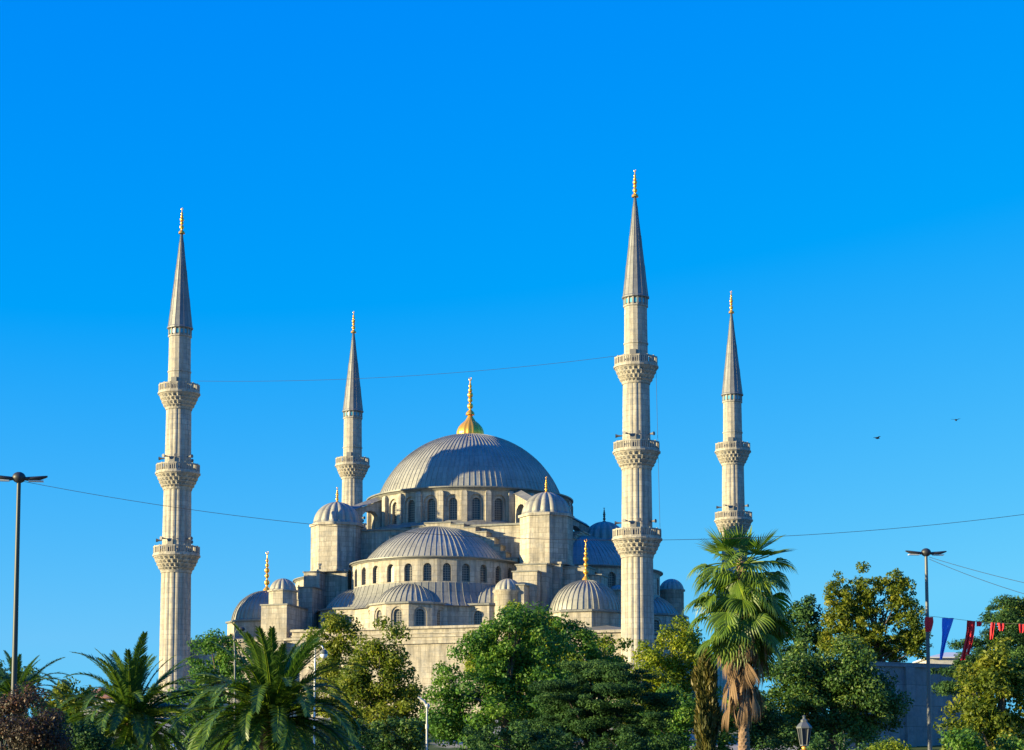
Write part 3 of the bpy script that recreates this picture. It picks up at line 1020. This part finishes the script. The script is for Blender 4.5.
# --- shrubs along the bottom
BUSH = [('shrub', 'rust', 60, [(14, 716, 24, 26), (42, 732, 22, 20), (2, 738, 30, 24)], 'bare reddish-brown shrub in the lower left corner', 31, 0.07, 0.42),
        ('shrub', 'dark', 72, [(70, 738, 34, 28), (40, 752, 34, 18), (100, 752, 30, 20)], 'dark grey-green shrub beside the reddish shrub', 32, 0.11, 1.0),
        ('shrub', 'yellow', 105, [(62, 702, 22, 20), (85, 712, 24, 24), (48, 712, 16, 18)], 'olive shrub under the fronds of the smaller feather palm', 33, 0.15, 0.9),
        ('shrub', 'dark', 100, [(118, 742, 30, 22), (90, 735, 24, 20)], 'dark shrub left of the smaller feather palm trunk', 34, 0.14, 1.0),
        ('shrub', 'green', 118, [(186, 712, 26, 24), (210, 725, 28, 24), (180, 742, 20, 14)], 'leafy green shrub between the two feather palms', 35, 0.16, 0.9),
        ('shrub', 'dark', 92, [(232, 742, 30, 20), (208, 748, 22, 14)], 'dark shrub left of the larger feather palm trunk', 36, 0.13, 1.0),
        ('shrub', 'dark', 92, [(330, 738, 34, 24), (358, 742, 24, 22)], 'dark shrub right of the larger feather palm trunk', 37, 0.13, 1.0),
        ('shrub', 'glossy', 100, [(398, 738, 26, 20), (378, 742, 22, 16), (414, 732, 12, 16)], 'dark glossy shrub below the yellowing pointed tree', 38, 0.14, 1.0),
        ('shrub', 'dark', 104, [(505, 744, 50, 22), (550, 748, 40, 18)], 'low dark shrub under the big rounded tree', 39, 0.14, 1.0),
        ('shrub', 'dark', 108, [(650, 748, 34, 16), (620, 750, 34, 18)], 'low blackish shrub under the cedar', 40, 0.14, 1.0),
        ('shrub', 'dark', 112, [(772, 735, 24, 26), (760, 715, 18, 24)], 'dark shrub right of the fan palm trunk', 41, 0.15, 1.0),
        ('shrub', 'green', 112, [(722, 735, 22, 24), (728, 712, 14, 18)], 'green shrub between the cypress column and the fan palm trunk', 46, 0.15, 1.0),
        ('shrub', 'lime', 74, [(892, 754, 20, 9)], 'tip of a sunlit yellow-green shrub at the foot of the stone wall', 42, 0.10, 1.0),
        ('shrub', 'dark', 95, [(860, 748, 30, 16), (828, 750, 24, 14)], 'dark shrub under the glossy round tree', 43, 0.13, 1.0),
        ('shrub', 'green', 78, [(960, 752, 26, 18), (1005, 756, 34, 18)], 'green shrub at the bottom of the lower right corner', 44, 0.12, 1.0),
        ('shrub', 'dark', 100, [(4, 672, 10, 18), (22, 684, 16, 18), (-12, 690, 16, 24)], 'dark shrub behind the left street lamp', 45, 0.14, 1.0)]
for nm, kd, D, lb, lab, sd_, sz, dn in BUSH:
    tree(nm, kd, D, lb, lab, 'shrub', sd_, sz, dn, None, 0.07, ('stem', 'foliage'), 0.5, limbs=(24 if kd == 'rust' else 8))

# --- feather palms (date palms)
def frond_mesh(name, rng, Ln, droop, seg=18):
    """an arching frond along +x: rachis and two rows of leaflets"""
    V = []; F = []; T = []
    def quad(a, b, c, d, t):
        k = len(V)
        V.extend([a, b, c, d]); F.append((k, k + 1, k + 2, k + 3)); T.extend([t] * 4)
    pts = []
    ang = 0.0
    p = np.zeros(3)
    st = Ln / seg
    for i in range(seg + 1):
        pts.append(p.copy())
        th = ang - droop * (i / seg) ** 1.5
        p = p + st * np.array([math.cos(th), 0, math.sin(th)])
    pts = np.array(pts)
    for i in range(seg):
        w0 = 0.012 * (1 - i / seg) + 0.003; w1 = 0.012 * (1 - (i + 1) / seg) + 0.003
        a, b = pts[i], pts[i + 1]
        for (dy, dz) in ((1, 0.4), (-1, 0.4)):
            quad(a + (0, 0, 0.008), b + (0, 0, 0.008), b + np.array((0, dy * w1, -dz * w1)), a + np.array((0, dy * w0, -dz * w0)), 0.95)
    n = 84
    for i in range(n):
        f = 0.10 + 0.9 * i / (n - 1)
        x = f * seg
        j = min(seg - 1, int(x))
        c = pts[j] + (pts[j + 1] - pts[j]) * (x - j)
        tg = pts[j + 1] - pts[j]; tg = tg / np.linalg.norm(tg)
        ll = Ln * 0.12 * (math.sin(math.pi * min(1, 0.12 + 0.83 * f)) ** 0.6) * rng.uniform(0.85, 1.1)
        nrm = np.cross(np.array([0, 1, 0]), tg) * -1
        for s in (-1, 1):
            d = tg * (0.75 + 0.3 * f) + np.array([0, s * 1.0, 0]) + nrm * (0.28 + rng.normal(0, 0.12)) + np.array([0, 0, -0.10])
            d = d / np.linalg.norm(d)
            e = c + d * ll + np.array([0, 0, -0.12 * ll])
            m = c + d * ll * 0.5
            wd = tg * 0.0085
            t = min(1, max(0, rng.normal(0.5, 0.17)))
            quad(c - wd * 0.5, c + wd * 0.5, m + wd, m - wd, t)
            quad(m - wd, m + wd, e + wd * 0.15, e - wd * 0.15, t)
    V = np.array(V); F = np.array(F); T = np.array(T)
    o = np_mesh(name, V, F, T, LEAF['palm'], None)
    me = o.data
    bpy.data.objects.remove(o)
    return me

rngp = np.random.default_rng(77)
FR_MESH = [frond_mesh('frond', rngp, 1.0 * q, d) for q, d in ((1.0, 1.3), (1.0, 1.7), (1.0, 2.1), (0.95, 0.8), (1.0, 2.3))]
# meshes are built at unit length with real widths scaled by the frond's own scale

def feather_palm(px, py, D, Ln, nfr, label, seed, tr=0.33):
    rng = np.random.default_rng(seed)
    h = at(px, py, D)
    bz = ground_z(h.x, D)
    H = h.z - bz
    root = empty('feather_palm', (h.x, D, bz), label, 'palm tree')
    b = MB()
    n = max(8, int(H / 0.22))
    pr = []
    for i in range(n):
        z = H * i / n
        r = tr * (1.25 - 0.3 * min(1, z / 1.5)) * (1.0 if z < H - 0.9 else 1.25)
        pr += [(r * 0.93, z), (r * 1.06, z + H / n * 0.6)]
    pr += [(tr * 1.1, H), (tr * 0.4, H + 0.35)]
    b.lathe([(r, z - 0.15) for r, z in pr], 18, (0, 0), 0, 360, lambda j, k: 1 + 0.05 * ((j + k) % 2), False)
    b.build('trunk', PBARK, root)
    for i in range(nfr):
        f = (i + 0.5) / nfr
        az = i * 2.39996 + rng.normal(0, 0.15)
        el = R(88 - 112 * f ** 0.95) + rng.normal(0, 0.09)
        me = FR_MESH[3] if f < 0.2 else FR_MESH[int(rng.integers(0, 3))] if f < 0.75 else FR_MESH[int(rng.integers(0, 2))]
        o = bpy.data.objects.new('frond', me)
        COL.objects.link(o)
        o.parent = root
        L_ = Ln * rng.uniform(0.88, 1.1) * (0.85 if f < 0.12 else 1.0)
        M = Matrix.Rotation(az, 4, 'Z') @ Matrix.Rotation(-el, 4, 'Y') @ Matrix.Rotation(rng.normal(0, 0.22), 4, 'X')
        o.matrix_local = Matrix.Translation((0.15 * math.cos(az), 0.15 * math.sin(az), H + 0.1)) @ M @ Matrix.Diagonal((L_, L_, L_, 1))
    return root
feather_palm(131, 724, 84, 3.7, 84, 'smaller feather palm with arching green fronds before the left minaret', 51)
feather_palm(272, 722, 80, 4.25, 96, 'larger feather palm with a wide crown before the left corner of the mosque', 52, 0.38)
feather_palm(16, 700, 92, 2.7, 50, 'feather palm half hidden behind the left street lamp', 53, 0.28)

# --- fan palm with its skirt of dead leaves
def fan_mesh(name, rng, kind, el, grav, n=18, petiole=0.95, blade=1.05, spread=160):
    """a fan leaf whose stalk rises at el degrees; its pleated segments bend down under their weight"""
    V = []; F = []; T = []
    def quad(a, b, c, d, t):
        k = len(V); V.extend([a, b, c, d]); F.append((k, k + 1, k + 2, k + 3)); T.extend([t] * 4)
    e = R(el)
    d0 = np.array((math.cos(e), 0, math.sin(e))); nr = np.array((-math.sin(e), 0, math.cos(e))); yy = np.array((0, 1.0, 0))
    p = np.zeros(3); d = d0.copy()
    w = 0.026
    for i in range(4):                      # the stalk sags a little too
        q = p + d * petiole / 4
        quad(p - yy * w, q - yy * w, q + yy * w, p + yy * w, 0.95)
        quad(p - nr * w, q - nr * w, q + nr * w, p + nr * w, 0.7)
        p = q
        d = d + np.array((0, 0, -0.10 * grav)); d /= np.linalg.norm(d)
    nr = np.cross(d, yy); nr = nr / np.linalg.norm(nr)
    if nr[2] < 0 and abs(el) < 80: nr = -nr
    base = p
    m = 6
    for i in range(n):
        a = R(spread) * ((i + 0.5) / n - 0.5)
        ll = blade * (0.80 + 0.20 * math.cos(a)) * rng.uniform(0.88, 1.08)
        da = R(spread) / n * 0.56
        t = min(1, max(0, rng.normal(0.5, 0.2)))
        dr = d * math.cos(a) + yy * math.sin(a) + nr * 0.22 * abs(math.sin(a)); dr /= np.linalg.norm(dr)
        c = base.copy()
        rows = []
        for q in range(m + 1):
            f = q / m
            r = ll * f
            wd = r * math.tan(da) if f < 0.55 else ll * 0.55 * math.tan(da) * max(0.05, (1 - f) / 0.45)
            ns = np.cross(nr, dr); ns /= max(1e-6, np.linalg.norm(ns))
            pl = np.cross(dr, ns) * 0.25 * wd
            rows.append((c - ns * wd - pl, c + pl, c + ns * wd - pl))
            c = c + dr * ll / m
            dr = dr + np.array((0, 0, -1.0)) * grav * f * rng.uniform(0.7, 1.3); dr /= np.linalg.norm(dr)
        for q in range(m):
            quad(rows[q][0], rows[q + 1][0], rows[q + 1][1], rows[q][1], t)
            quad(rows[q][1], rows[q + 1][1], rows[q + 1][2], rows[q][2], t)
    o = np_mesh(name, np.array(V), np.array(F), np.array(T), LEAF[kind], None)
    me = o.data
    bpy.data.objects.remove(o)
    return me
rngf = np.random.default_rng(5)
FAN = [(el, [fan_mesh('fan_leaf', rngf, 'fan', el, g, 18, p, b) for _ in range(2)])
       for el, g, p, b in ((80, 0.06, 0.7, 1.05), (55, 0.10, 0.8, 1.1), (28, 0.18, 0.9, 1.1), (5, 1.0, 1.15, 1.15), (-18, 1.3, 1.1, 1.15), (-40, 1.2, 0.9, 1.2), (-60, 0.9, 0.7, 1.2))]
DEAD = [fan_mesh('dead_leaf', rngf, 'dead', el, g, n_, p, b, sp) for el, g, n_, p, b, sp in
        ((-45, 2.4, 13, 0.8, 1.35, 44), (-58, 2.0, 7, 0.75, 1.5, 30), (-66, 1.8, 6, 0.65, 1.6, 24), (-36, 2.8, 9, 0.85, 1.3, 48))]
def fan_palm(px, D, py_crown, py_skirt):
    rng = np.random.default_rng(61)
    h = at(px, py_crown, D)
    bz = ground_z(h.x, D)
    H = h.z - bz
    zs = at(px, py_skirt, D).z - bz
    root = empty('fan_palm', (h.x, D, bz), 'tall fan palm with a shaggy brown skirt of dead leaves', 'palm tree')
    b = MB()
    n = int(H / 0.16)
    pr = []
    for i in range(n):
        z = H * i / n
        r = 0.44 - 0.20 * min(1, z / 4.5)
        pr += [(r * 0.95, z), (r * 1.05, z + H / n * 0.6)]
    pr += [(0.2, H + 0.3), (0.02, H + 0.5)]
    b.lathe([(r, z - 0.1) for r, z in pr], 20, (0, 0), 0, 360, lambda j, k: 1 + 0.06 * ((j + k // 2) % 2), False)
    b.build('trunk', PBARK, root)
    def put(me, nm, z, az, sc, roll, tilt, r0=0.2):
        o = bpy.data.objects.new(nm, me)
        COL.objects.link(o); o.parent = root
        o.matrix_local = (Matrix.Translation((r0 * math.cos(az), r0 * math.sin(az), z)) @ Matrix.Rotation(az, 4, 'Z') @ Matrix.Rotation(-tilt, 4, 'Y')
                          @ Matrix.Rotation(roll, 4, 'X') @ Matrix.Diagonal((sc, sc, sc, 1)))
    zl = at(px, py_crown + 70, D).z - bz
    nl = 98
    for i in range(nl):                      # fresh leaves on top, older green ones hanging round the stem
        f = (i + 0.5) / nl
        el = 84 - 200 * f ** 0.6 if f < 0.34 else (-2, -60, -22, -45)[i % 4]
        el += rng.normal(0, 7)
        v = min(FAN, key=lambda q: abs(q[0] - el))
        z = H - 0.5 * f if f < 0.34 else H - 0.25 - (H - 0.25 - zl) * (f - 0.34) / 0.66
        put(v[1][int(rng.integers(0, 2))], 'fan_leaf', z, i * 2.39996 + rng.normal(0, 0.25), rng.uniform(0.9, 1.15) * (1.25 if f > 0.34 else 1.1), rng.normal(0, 0.3), R(el - v[0]))
    nl = 98
    z1 = at(px, py_crown + 30, D).z - bz
    z0 = zs + 1.55
    for i in range(nl):                      # the brown skirt
        f = (i + 0.5) / nl
        z = z1 + (z0 - z1) * f
        put(DEAD[int(rng.integers(0, 4))], 'dead_leaf', z, i * 2.39996 + rng.normal(0, 0.3), rng.uniform(1.0, 1.4) * (1.05 - 0.3 * f), rng.normal(0, 0.16), rng.normal(-0.03, 0.09) - 0.16 * f, 0.25)
    return root
fan_palm(742, 100, 562, 724)

# ------------------------------------------------------------------ stone wall and small buildings
WHITEW = stone_mat('pale_render', (0.62, 0.60, 0.56), (0.58, 0.56, 0.52), (0.5, 0.48, 0.45), 0.3)
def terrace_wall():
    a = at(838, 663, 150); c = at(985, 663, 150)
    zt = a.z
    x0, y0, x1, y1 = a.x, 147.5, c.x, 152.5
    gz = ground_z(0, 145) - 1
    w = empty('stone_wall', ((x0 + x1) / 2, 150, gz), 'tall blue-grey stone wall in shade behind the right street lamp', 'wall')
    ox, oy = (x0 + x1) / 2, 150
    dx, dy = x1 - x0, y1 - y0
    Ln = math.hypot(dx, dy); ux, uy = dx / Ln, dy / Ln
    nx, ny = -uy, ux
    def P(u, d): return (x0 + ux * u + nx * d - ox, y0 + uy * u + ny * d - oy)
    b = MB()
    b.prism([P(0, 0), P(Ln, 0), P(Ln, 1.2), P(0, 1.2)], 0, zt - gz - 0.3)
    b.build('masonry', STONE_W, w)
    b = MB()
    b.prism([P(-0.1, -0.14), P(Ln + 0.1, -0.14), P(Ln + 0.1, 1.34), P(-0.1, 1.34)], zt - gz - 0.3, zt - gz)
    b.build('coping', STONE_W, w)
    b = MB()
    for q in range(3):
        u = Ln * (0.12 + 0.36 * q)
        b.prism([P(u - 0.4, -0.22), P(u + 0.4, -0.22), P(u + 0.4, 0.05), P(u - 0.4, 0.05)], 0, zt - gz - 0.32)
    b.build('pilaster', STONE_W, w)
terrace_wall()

ROOFT = mat('roof_tile', (0.36, 0.16, 0.09), 0.8)
ROOFP = mat('pale_sheet_roof', (0.55, 0.55, 0.56), 0.5)
GLASSD = mat('dark_glass', (0.03, 0.035, 0.045), 0.15)
def small_house(name, px0, px1, py_top, D, depth, label, cat, wallm, roofm, hip=0.9, wins=2, eave=0.3):
    a = at(px0, py_top, D); c = at(px1, py_top, D)
    w = c.x - a.x
    gz = ground_z(0, D)
    H = a.z - gz
    root = empty(name, ((a.x + c.x) / 2, D + depth / 2, gz), label, cat)
    b = MB()
    b.box(-w / 2, w / 2, -depth / 2, depth / 2, -0.3, H - hip)
    wl = b.build('wall', wallm, root)
    b = MB()
    e = eave
    b.prism([(-w / 2 - e, -depth / 2 - e), (w / 2 + e, -depth / 2 - e), (w / 2 + e, depth / 2 + e), (-w / 2 - e, depth / 2 + e)], H - hip, H - hip + 0.1)
    b.prism([(-w / 2 - e, -depth / 2 - e), (w / 2 + e, -depth / 2 - e), (w / 2 + e, depth / 2 + e), (-w / 2 - e, depth / 2 + e)], H - hip + 0.1, H, True, False, 0.12)
    b.build('roof', roofm, root)
    for q in range(wins):
        x = w * ((q + 0.5) / wins - 0.5)
        ww = min(0.5, w / wins * 0.3)
        b = MB()
        b.box(x - ww, x + ww, -depth / 2 - 0.05, -depth / 2 + 0.02, (H - hip) * 0.45, (H - hip) * 0.82)
        fr = b.build('window', ROOFP, root)
        b = MB()
        b.box(x - ww + 0.08, x + ww - 0.08, -depth / 2 - 0.07, -depth / 2 - 0.048, (H - hip) * 0.45 + 0.08, (H - hip) * 0.82 - 0.08)
        b.build('pane', GLASSD, fr)
    return root
YEL = stone_mat('yellow_render', (0.55, 0.46, 0.30), (0.52, 0.44, 0.28), (0.5, 0.42, 0.27), 0.2)
small_house('kiosk', 150, 172, 740, 122, 1.6, 'little yellow kiosk with a pale hipped roof between the feather palms', 'kiosk', YEL, ROOFP, 0.5, 1, 0.18)
small_house('house', 76, 116, 686, 185, 7, 'white house with a tiled roof glimpsed behind the smaller feather palm', 'house', WHITEW, ROOFT, 1.1, 2)
small_house('house', 930, 982, 650, 178, 6, 'pale low house just above the shaded stone wall', 'house', WHITEW, ROOFP, 0.7, 3)

# ------------------------------------------------------------------ street lamps
POLE = mat('painted_steel', (0.10, 0.11, 0.115), 0.5, 0.2)
DARKM = mat('dark_metal', (0.035, 0.037, 0.04), 0.5, 0.3)
WHITEM = mat('white_metal', (0.75, 0.76, 0.78), 0.4)
GREYM = mat('pale_grey_metal', (0.38, 0.39, 0.40), 0.5)
LENS = mat('lamp_glass', (0.55, 0.58, 0.6), 0.2)
def street_lamp(px, py, D, label, rot=0.0, paint=POLE):
    h = at(px, py, D)
    gz = ground_z(h.x, D)
    H = h.z - gz
    root = empty('street_lamp', (h.x, D, gz), label, 'street lamp', 'tall twin-head street lamps', rot)
    b = MB()
    b.tube([(0, 0, -0.2), (0, 0, 0.5)], [0.16, 0.15], 14)
    b.tube([(0, 0, 0.5), (0, 0, H * 0.45), (0, 0, H - 0.1)], [0.125, 0.105, 0.075], 14)
    b.tube([(0, 0, 0.02), (0, 0, 0.06)], [0.26, 0.26], 12)
    b.build('pole', paint, root)
    b = MB()
    b.sphere((0, 0, H - 0.02), 0.25, 18, (1, 1, 0.85))
    b.build('hub', DARKM, root)
    for s in (-1, 1):
        b = MB()
        rows = []
        for i in range(11):
            f = i / 10
            w = 0.21 * (math.sin(math.pi * min(0.97, 0.12 + 0.8 * f)) ** 0.6)
            t = 0.085 * (math.sin(math.pi * min(0.95, 0.18 + 0.75 * f)) ** 0.7)
            x = s * (0.16 + 0.88 * f)
            zc = H - 0.06 + 0.10 * f - 0.04 * math.sin(math.pi * f)
            rows.append([(x, w * math.cos(2 * math.pi * j / 12), zc + t * math.sin(2 * math.pi * j / 12)) for j in range(12)])
        b.grid(rows, None, True, True)
        b.face(rows[-1]); b.face(rows[0])
        hd = b.build('lamp_head', DARKM, root)
        b = MB()
        b.box(min(s * 0.35, s * 0.9), max(s * 0.35, s * 0.9), -0.12, 0.12, H - 0.165, H - 0.12)
        b.build('lens', LENS, hd)
    return root
street_lamp(19, 477, 77, 'tall twin-head street lamp at the left edge of the park', 0.15, mat('dark_green_paint', (0.018, 0.03, 0.034), 0.5))
street_lamp(926, 552, 104, 'tall twin-head street lamp in front of the stone wall with pennants tied to it', 0.1)

def park_lantern(px, py_top, D, label):
    h = at(px, py_top, D)
    gz = ground_z(h.x, D)
    H = h.z - gz
    root = empty('park_lantern', (h.x, D, gz), label, 'lantern')
    z = H - 0.95
    b = MB()
    b.lathe([(0.16, -0.1), (0.16, 0.3), (0.08, 0.45), (0.055, 0.6), (0.05, z - 0.3), (0.075, z - 0.25), (0.045, z - 0.2), (0.05, z - 0.02)], 14)
    b.build('post', DARKM, root)
    b = MB()
    b.sphere((0, 0, z - 0.03), 0.085, 12)
    b.build('brass_ball', GOLD, root)
    b = MB()
    cr = [(0.12, z + 0.06), (0.20, z + 0.56)]
    for i in range(6):
        a = 2 * math.pi * i / 6
        b.tube([(cr[0][0] * math.cos(a), cr[0][0] * math.sin(a), cr[0][1]), (cr[1][0] * math.cos(a), cr[1][0] * math.sin(a), cr[1][1])], 0.016, 5)
    b.prism(ngon((0, 0), 0.13, 6), z + 0.03, z + 0.07)
    b.build('lantern_frame', POLE, root)
    b = MB()
    b.lathe([(0.235, z + 0.55), (0.235, z + 0.60), (0.15, z + 0.70), (0.10, z + 0.74), (0.10, z + 0.80), (0.04, z + 0.84), (0.035, z + 0.88), (0.05, z + 0.92), (0.0, z + 0.95)], 6, (0, 0), 0, 360, None, False)
    b.build('lantern_cap', POLE, root)
    b = MB()
    b.lathe([(0.105, z + 0.075), (0.18, z + 0.545)], 6, (0, 0), 0, 360, None, False)
    g = b.build('lantern_glass', GLASSD, root)
    return root
park_lantern(804, 715, 62, 'black park lantern on a post with a brass ball before the dark round tree')

def hook_lamp(px, py, D, label, globe=True, name='globe_lamp'):
    h = at(px, py, D)
    gz = ground_z(h.x, D)
    H = h.z - gz
    root = empty(name, (h.x, D, gz), label, 'lamp')
    b = MB()
    b.tube([(0, 0, -0.1), (0, 0, H - 0.35)], [0.05, 0.032], 10)
    b.build('post', WHITEM, root)
    b = MB()
    b.tube([(0, 0, H - 0.4), (0, 0, H - 0.15), (0.06, 0, H - 0.04), (0.17, 0, H), (0.30, 0, H - 0.05), (0.36, 0, H - 0.2)], 0.032, 8)
    b.build('arm', WHITEM, root)
    b = MB()
    b.sphere((0.37, 0, H - 0.40), 0.165, 16)
    gl = b.build('globe', WHITEM, root)
    b = MB()
    b.lathe([(0.172, H - 0.39), (0.15, H - 0.27), (0.07, H - 0.19)], 14, (0.37, 0))
    b.build('cap', POLE, gl)
    return root
hook_lamp(315, 645, 87, 'white lamp post with a hooked arm and globe among the palm fronds')
def arm_lamp():
    D = 92
    h = at(418, 697, D)
    gz = ground_z(h.x, D)
    p = at(427, 706, D)
    root = empty('park_lamp', (p.x, D, gz), 'pale lamp post with a short slanting arm left of the big green tree', 'lamp')
    H = p.z - gz
    b = MB()
    b.tube([(0, 0, -0.1), (0, 0, H * 0.5), (0, 0, H)], [0.07, 0.05, 0.04], 10)
    b.tube([(0, 0, H - 1.0), (0, 0, H - 0.8)], [0.07,0.07], 10)
    b.build('post', GREYM, root)
    b = MB()
    b.tube([(0, 0, H - 0.05), (-0.12, 0, H + 0.2), (-0.4, 0, H + 0.4)], [0.05, 0.06, 0.04], 8)
    b.sphere((0.02, 0, H), 0.11, 10)
    b.build('lamp_head', GREYM, root)
arm_lamp()
def curved_lamp():
    D = 100
    p = at(234, 640, D)
    gz = ground_z(p.x, D)
    root = empty('curved_lamp', (p.x, D, gz), 'thin curved lamp with a small dark head in front of the left corner dome', 'lamp')
    z = p.z - gz
    b = MB()
    b.tube([(0.15, 0, -0.1), (0.05, 0, z - 0.6), (0, 0, z), (0.04, 0, z + 0.35), (0.14, 0, z + 0.53), (0.26, 0, z + 0.56)], [0.06, 0.04, 0.03, 0.025, 0.025, 0.025], 8)
    b.build('post', POLE, root)
    b = MB()
    b.sphere((0.36, 0, z + 0.52), 0.16, 10, (1.1, 0.8, 0.7))
    b.build('lamp_head', DARKM, root)
curved_lamp()

# ------------------------------------------------------------------ cables
WIRE = mat('cable', (0.02, 0.022, 0.025), 0.6)
def cable(name, pts, rad, label):
    b = MB()
    o = Vector(pts[0])
    b.tube([Vector(p) - o for p in pts], rad, 5)
    ob = b.build(name, WIRE, None)
    ob.location = o
    return tag(ob, label, 'cable')
def sag(p0, p1, s, n=24):
    return [p0.lerp(p1, i / n) - Vector((0, 0, 4 * s * (i / n) * (1 - i / n))) for i in range(n + 1)]
a, c = at(21, 481, 77), at(1640, 372, 77)
mid = (at(575, 540, 77), at(660, 540, 77))[1]
# choose the sag so that the cable hangs lowest just right of the main dome
tt = (mid.x - a.x) / (c.x - a.x)
SAG = (a.lerp(c, tt).z - mid.z) / (4 * tt * (1 - tt))
cable('overhead_cable', sag(a, c, SAG, 60), 0.0095, 'long thin cable sagging across the sky from the left street lamp')
cable('minaret_cable', sag(at(197, 381, 248.4), at(616, 356, 233.9), 0.9, 30), 0.020, 'faint wire slung between the upper balconies of the two front minarets')
cable('hanging_wire', [at(656, 368, 232.4), at(658, 450, 232.2), at(660, 528, 232.2)], 0.022, 'thin wire hanging down the right side of the tallest-looking minaret')
pl = at(929, 557, 104)
cable('lamp_cable', sag(pl, at(1300, 622, 80), 0.5), 0.012, 'upper of two cables running right from the stone wall street lamp')
cable('lamp_cable', sag(pl + Vector((0, 0, -0.1)), at(1300, 640, 76), 0.75), 0.012, 'lower of two cables running right from the stone wall street lamp')

# ------------------------------------------------------------------ pennants on their string
RED = mat('red_cloth', (0.78, 0.014, 0.022), 0.7)
BLUE = mat('blue_cloth', (0.03, 0.20, 0.75), 0.7)
WHITEC = mat('white_cloth', (0.75, 0.75, 0.75), 0.7)
st = [at(928, 616, 103.7), at(947, 618, 103.0), at(972, 621, 102), at(998, 623, 101), at(1024, 624, 100), at(1050, 622, 99)]
cable('pennant_string', st, 0.010, 'thin string of pennants tied to the right street lamp')
def pennant(px, py, D, rows, m, label, seed, star=None):
    """rows: (dx, dy, halfwidth) in picture units down the cloth; built as a folded cloth with thickness"""
    rng = np.random.default_rng(seed)
    o = at(px, py, D)
    s = D / FPX
    root = empty('pennant', o, label, 'pennant', 'pennants on the string')
    b = MB()
    nx_ = 9
    front = []; back = []
    for (dx, dy, hw) in rows:
        fr = []; bk = []
        for i in range(nx_):
            t = i / (nx_ - 1) * 2 - 1
            w = 0.10 * math.sin(t * 5.0 + dy * 0.12 + seed) * (0.4 + abs(dy) * 0.02)
            x = (dx + t * hw) * s; z = -dy * s
            fr.append((x, w - 0.006, z)); bk.append((x, w + 0.006, z))
        front.append(fr); back.append(bk)
    b.grid(front, None, True); b.grid(back, None, True)
    for i in (0, nx_ - 1):
        b.grid([[r[i] for r in front], [r[i] for r in back]], None, False)
    cl = b.build('cloth', m, root)
    if star:
        c = MB()
        for (dx, dy, r) in star:
            c.sphere((dx * s, -0.1, -dy * s), r * s, 10, (1, 0.12, 1))
        c.build('emblem', WHITEC, cl)
    return root
pennant(930, 617, 103.4, [(-1, 0, 4), (-1, 5, 4.5), (-1.5, 10, 4.0), (-2, 15, 3)], RED, 'short red pennant bunched against the right street lamp', 1)
pennant(947, 618, 103.0, [(1, 0, 6), (-0.5, 8, 5), (-2, 16, 3.5), (-4, 26, 2), (-6, 36, 1.4), (-7, 42, 0.8)], BLUE, 'long blue pennant twisted to a point', 2)
pennant(968, 620.5, 102.2, [(1, 0, 2.2), (0, 10, 2), (-2, 22, 1.8), (-5, 34, 1.8), (-6, 40, 2.6)], RED, 'long narrow red pennant right of the blue one, left half of a pair', 3)
pennant(973, 621, 102.0, [(0, 0, 2.4), (-1, 10, 2.2), (-3, 22, 1.8), (-6, 34, 1.6)], RED, 'long narrow red pennant joined to its twin, right half of a pair', 4)
pennant(979, 621.4, 101.8, [(0, 0, 2.6), (0, 3, 2.4), (-0.5, 5, 2)], RED, 'tiny red scrap of cloth beside the twin red pennants', 5)
pennant(992, 622.5, 101.2, [(1, 0, 1.8), (0, 8, 1.8), (-1, 17, 1.4)], RED, 'narrow red pennant hanging straight down before the pine', 6)
pennant(1001, 623, 100.9, [(0, 0, 3.4), (0.5, 4, 3), (0, 8, 1.8)], RED, 'short red pennant blown sideways before the pine', 7)
pennant(1022, 624, 100.1, [(0, 0, 3), (0, 5, 3), (-0.5, 9, 2)], RED, 'short red pennant at the right edge of the photo', 8)

# ------------------------------------------------------------------ birds
BIRD = mat('bird_feathers', (0.04, 0.045, 0.05), 0.7)
def bird(px, py, D, rz, label):
    o = at(px, py, D)
    root = empty('bird', o, label, 'bird', 'birds in the sky', rz)
    b = MB()
    b.lathe([(0.0, -0.26), (0.05, -0.2), (0.10, 0.0), (0.08, 0.14), (0.05, 0.19), (0.055, 0.24), (0.03, 0.29), (0.0, 0.34)], 10)
    for i in range(len(b.v)): x, y, z = b.v[i]; b.v[i] = (z, y, x)
    for s in (-1, 1):
        b.grid([[(0.12, s * 0.06, 0.02), (-0.1, s * 0.06, 0.02)], [(0.14, s * 0.26, 0.12), (-0.08, s * 0.26, 0.10)], [(0.02, s * 0.5, 0.10), (-0.06, s * 0.48, 0.09)]], None, True)
        b.grid([[(0.12, s * 0.06, 0.0), (-0.1, s * 0.06, 0.0)], [(0.14, s * 0.26, 0.10), (-0.08, s * 0.26, 0.085)], [(0.02, s * 0.5, 0.10), (-0.06, s * 0.48, 0.09)]], None, True)
    b.grid([[(-0.2, -0.03, 0), (-0.2, 0.03, 0)], [(-0.42, -0.09, 0.01), (-0.42, 0.09, 0.01)]], None, True)
    b.build('body', BIRD, root)
bird(877, 438, 190, 0.6, 'small dark bird flying in the sky, the lower one')
bird(956, 420, 200, 1.2, 'small dark bird flying in the sky, the higher one')
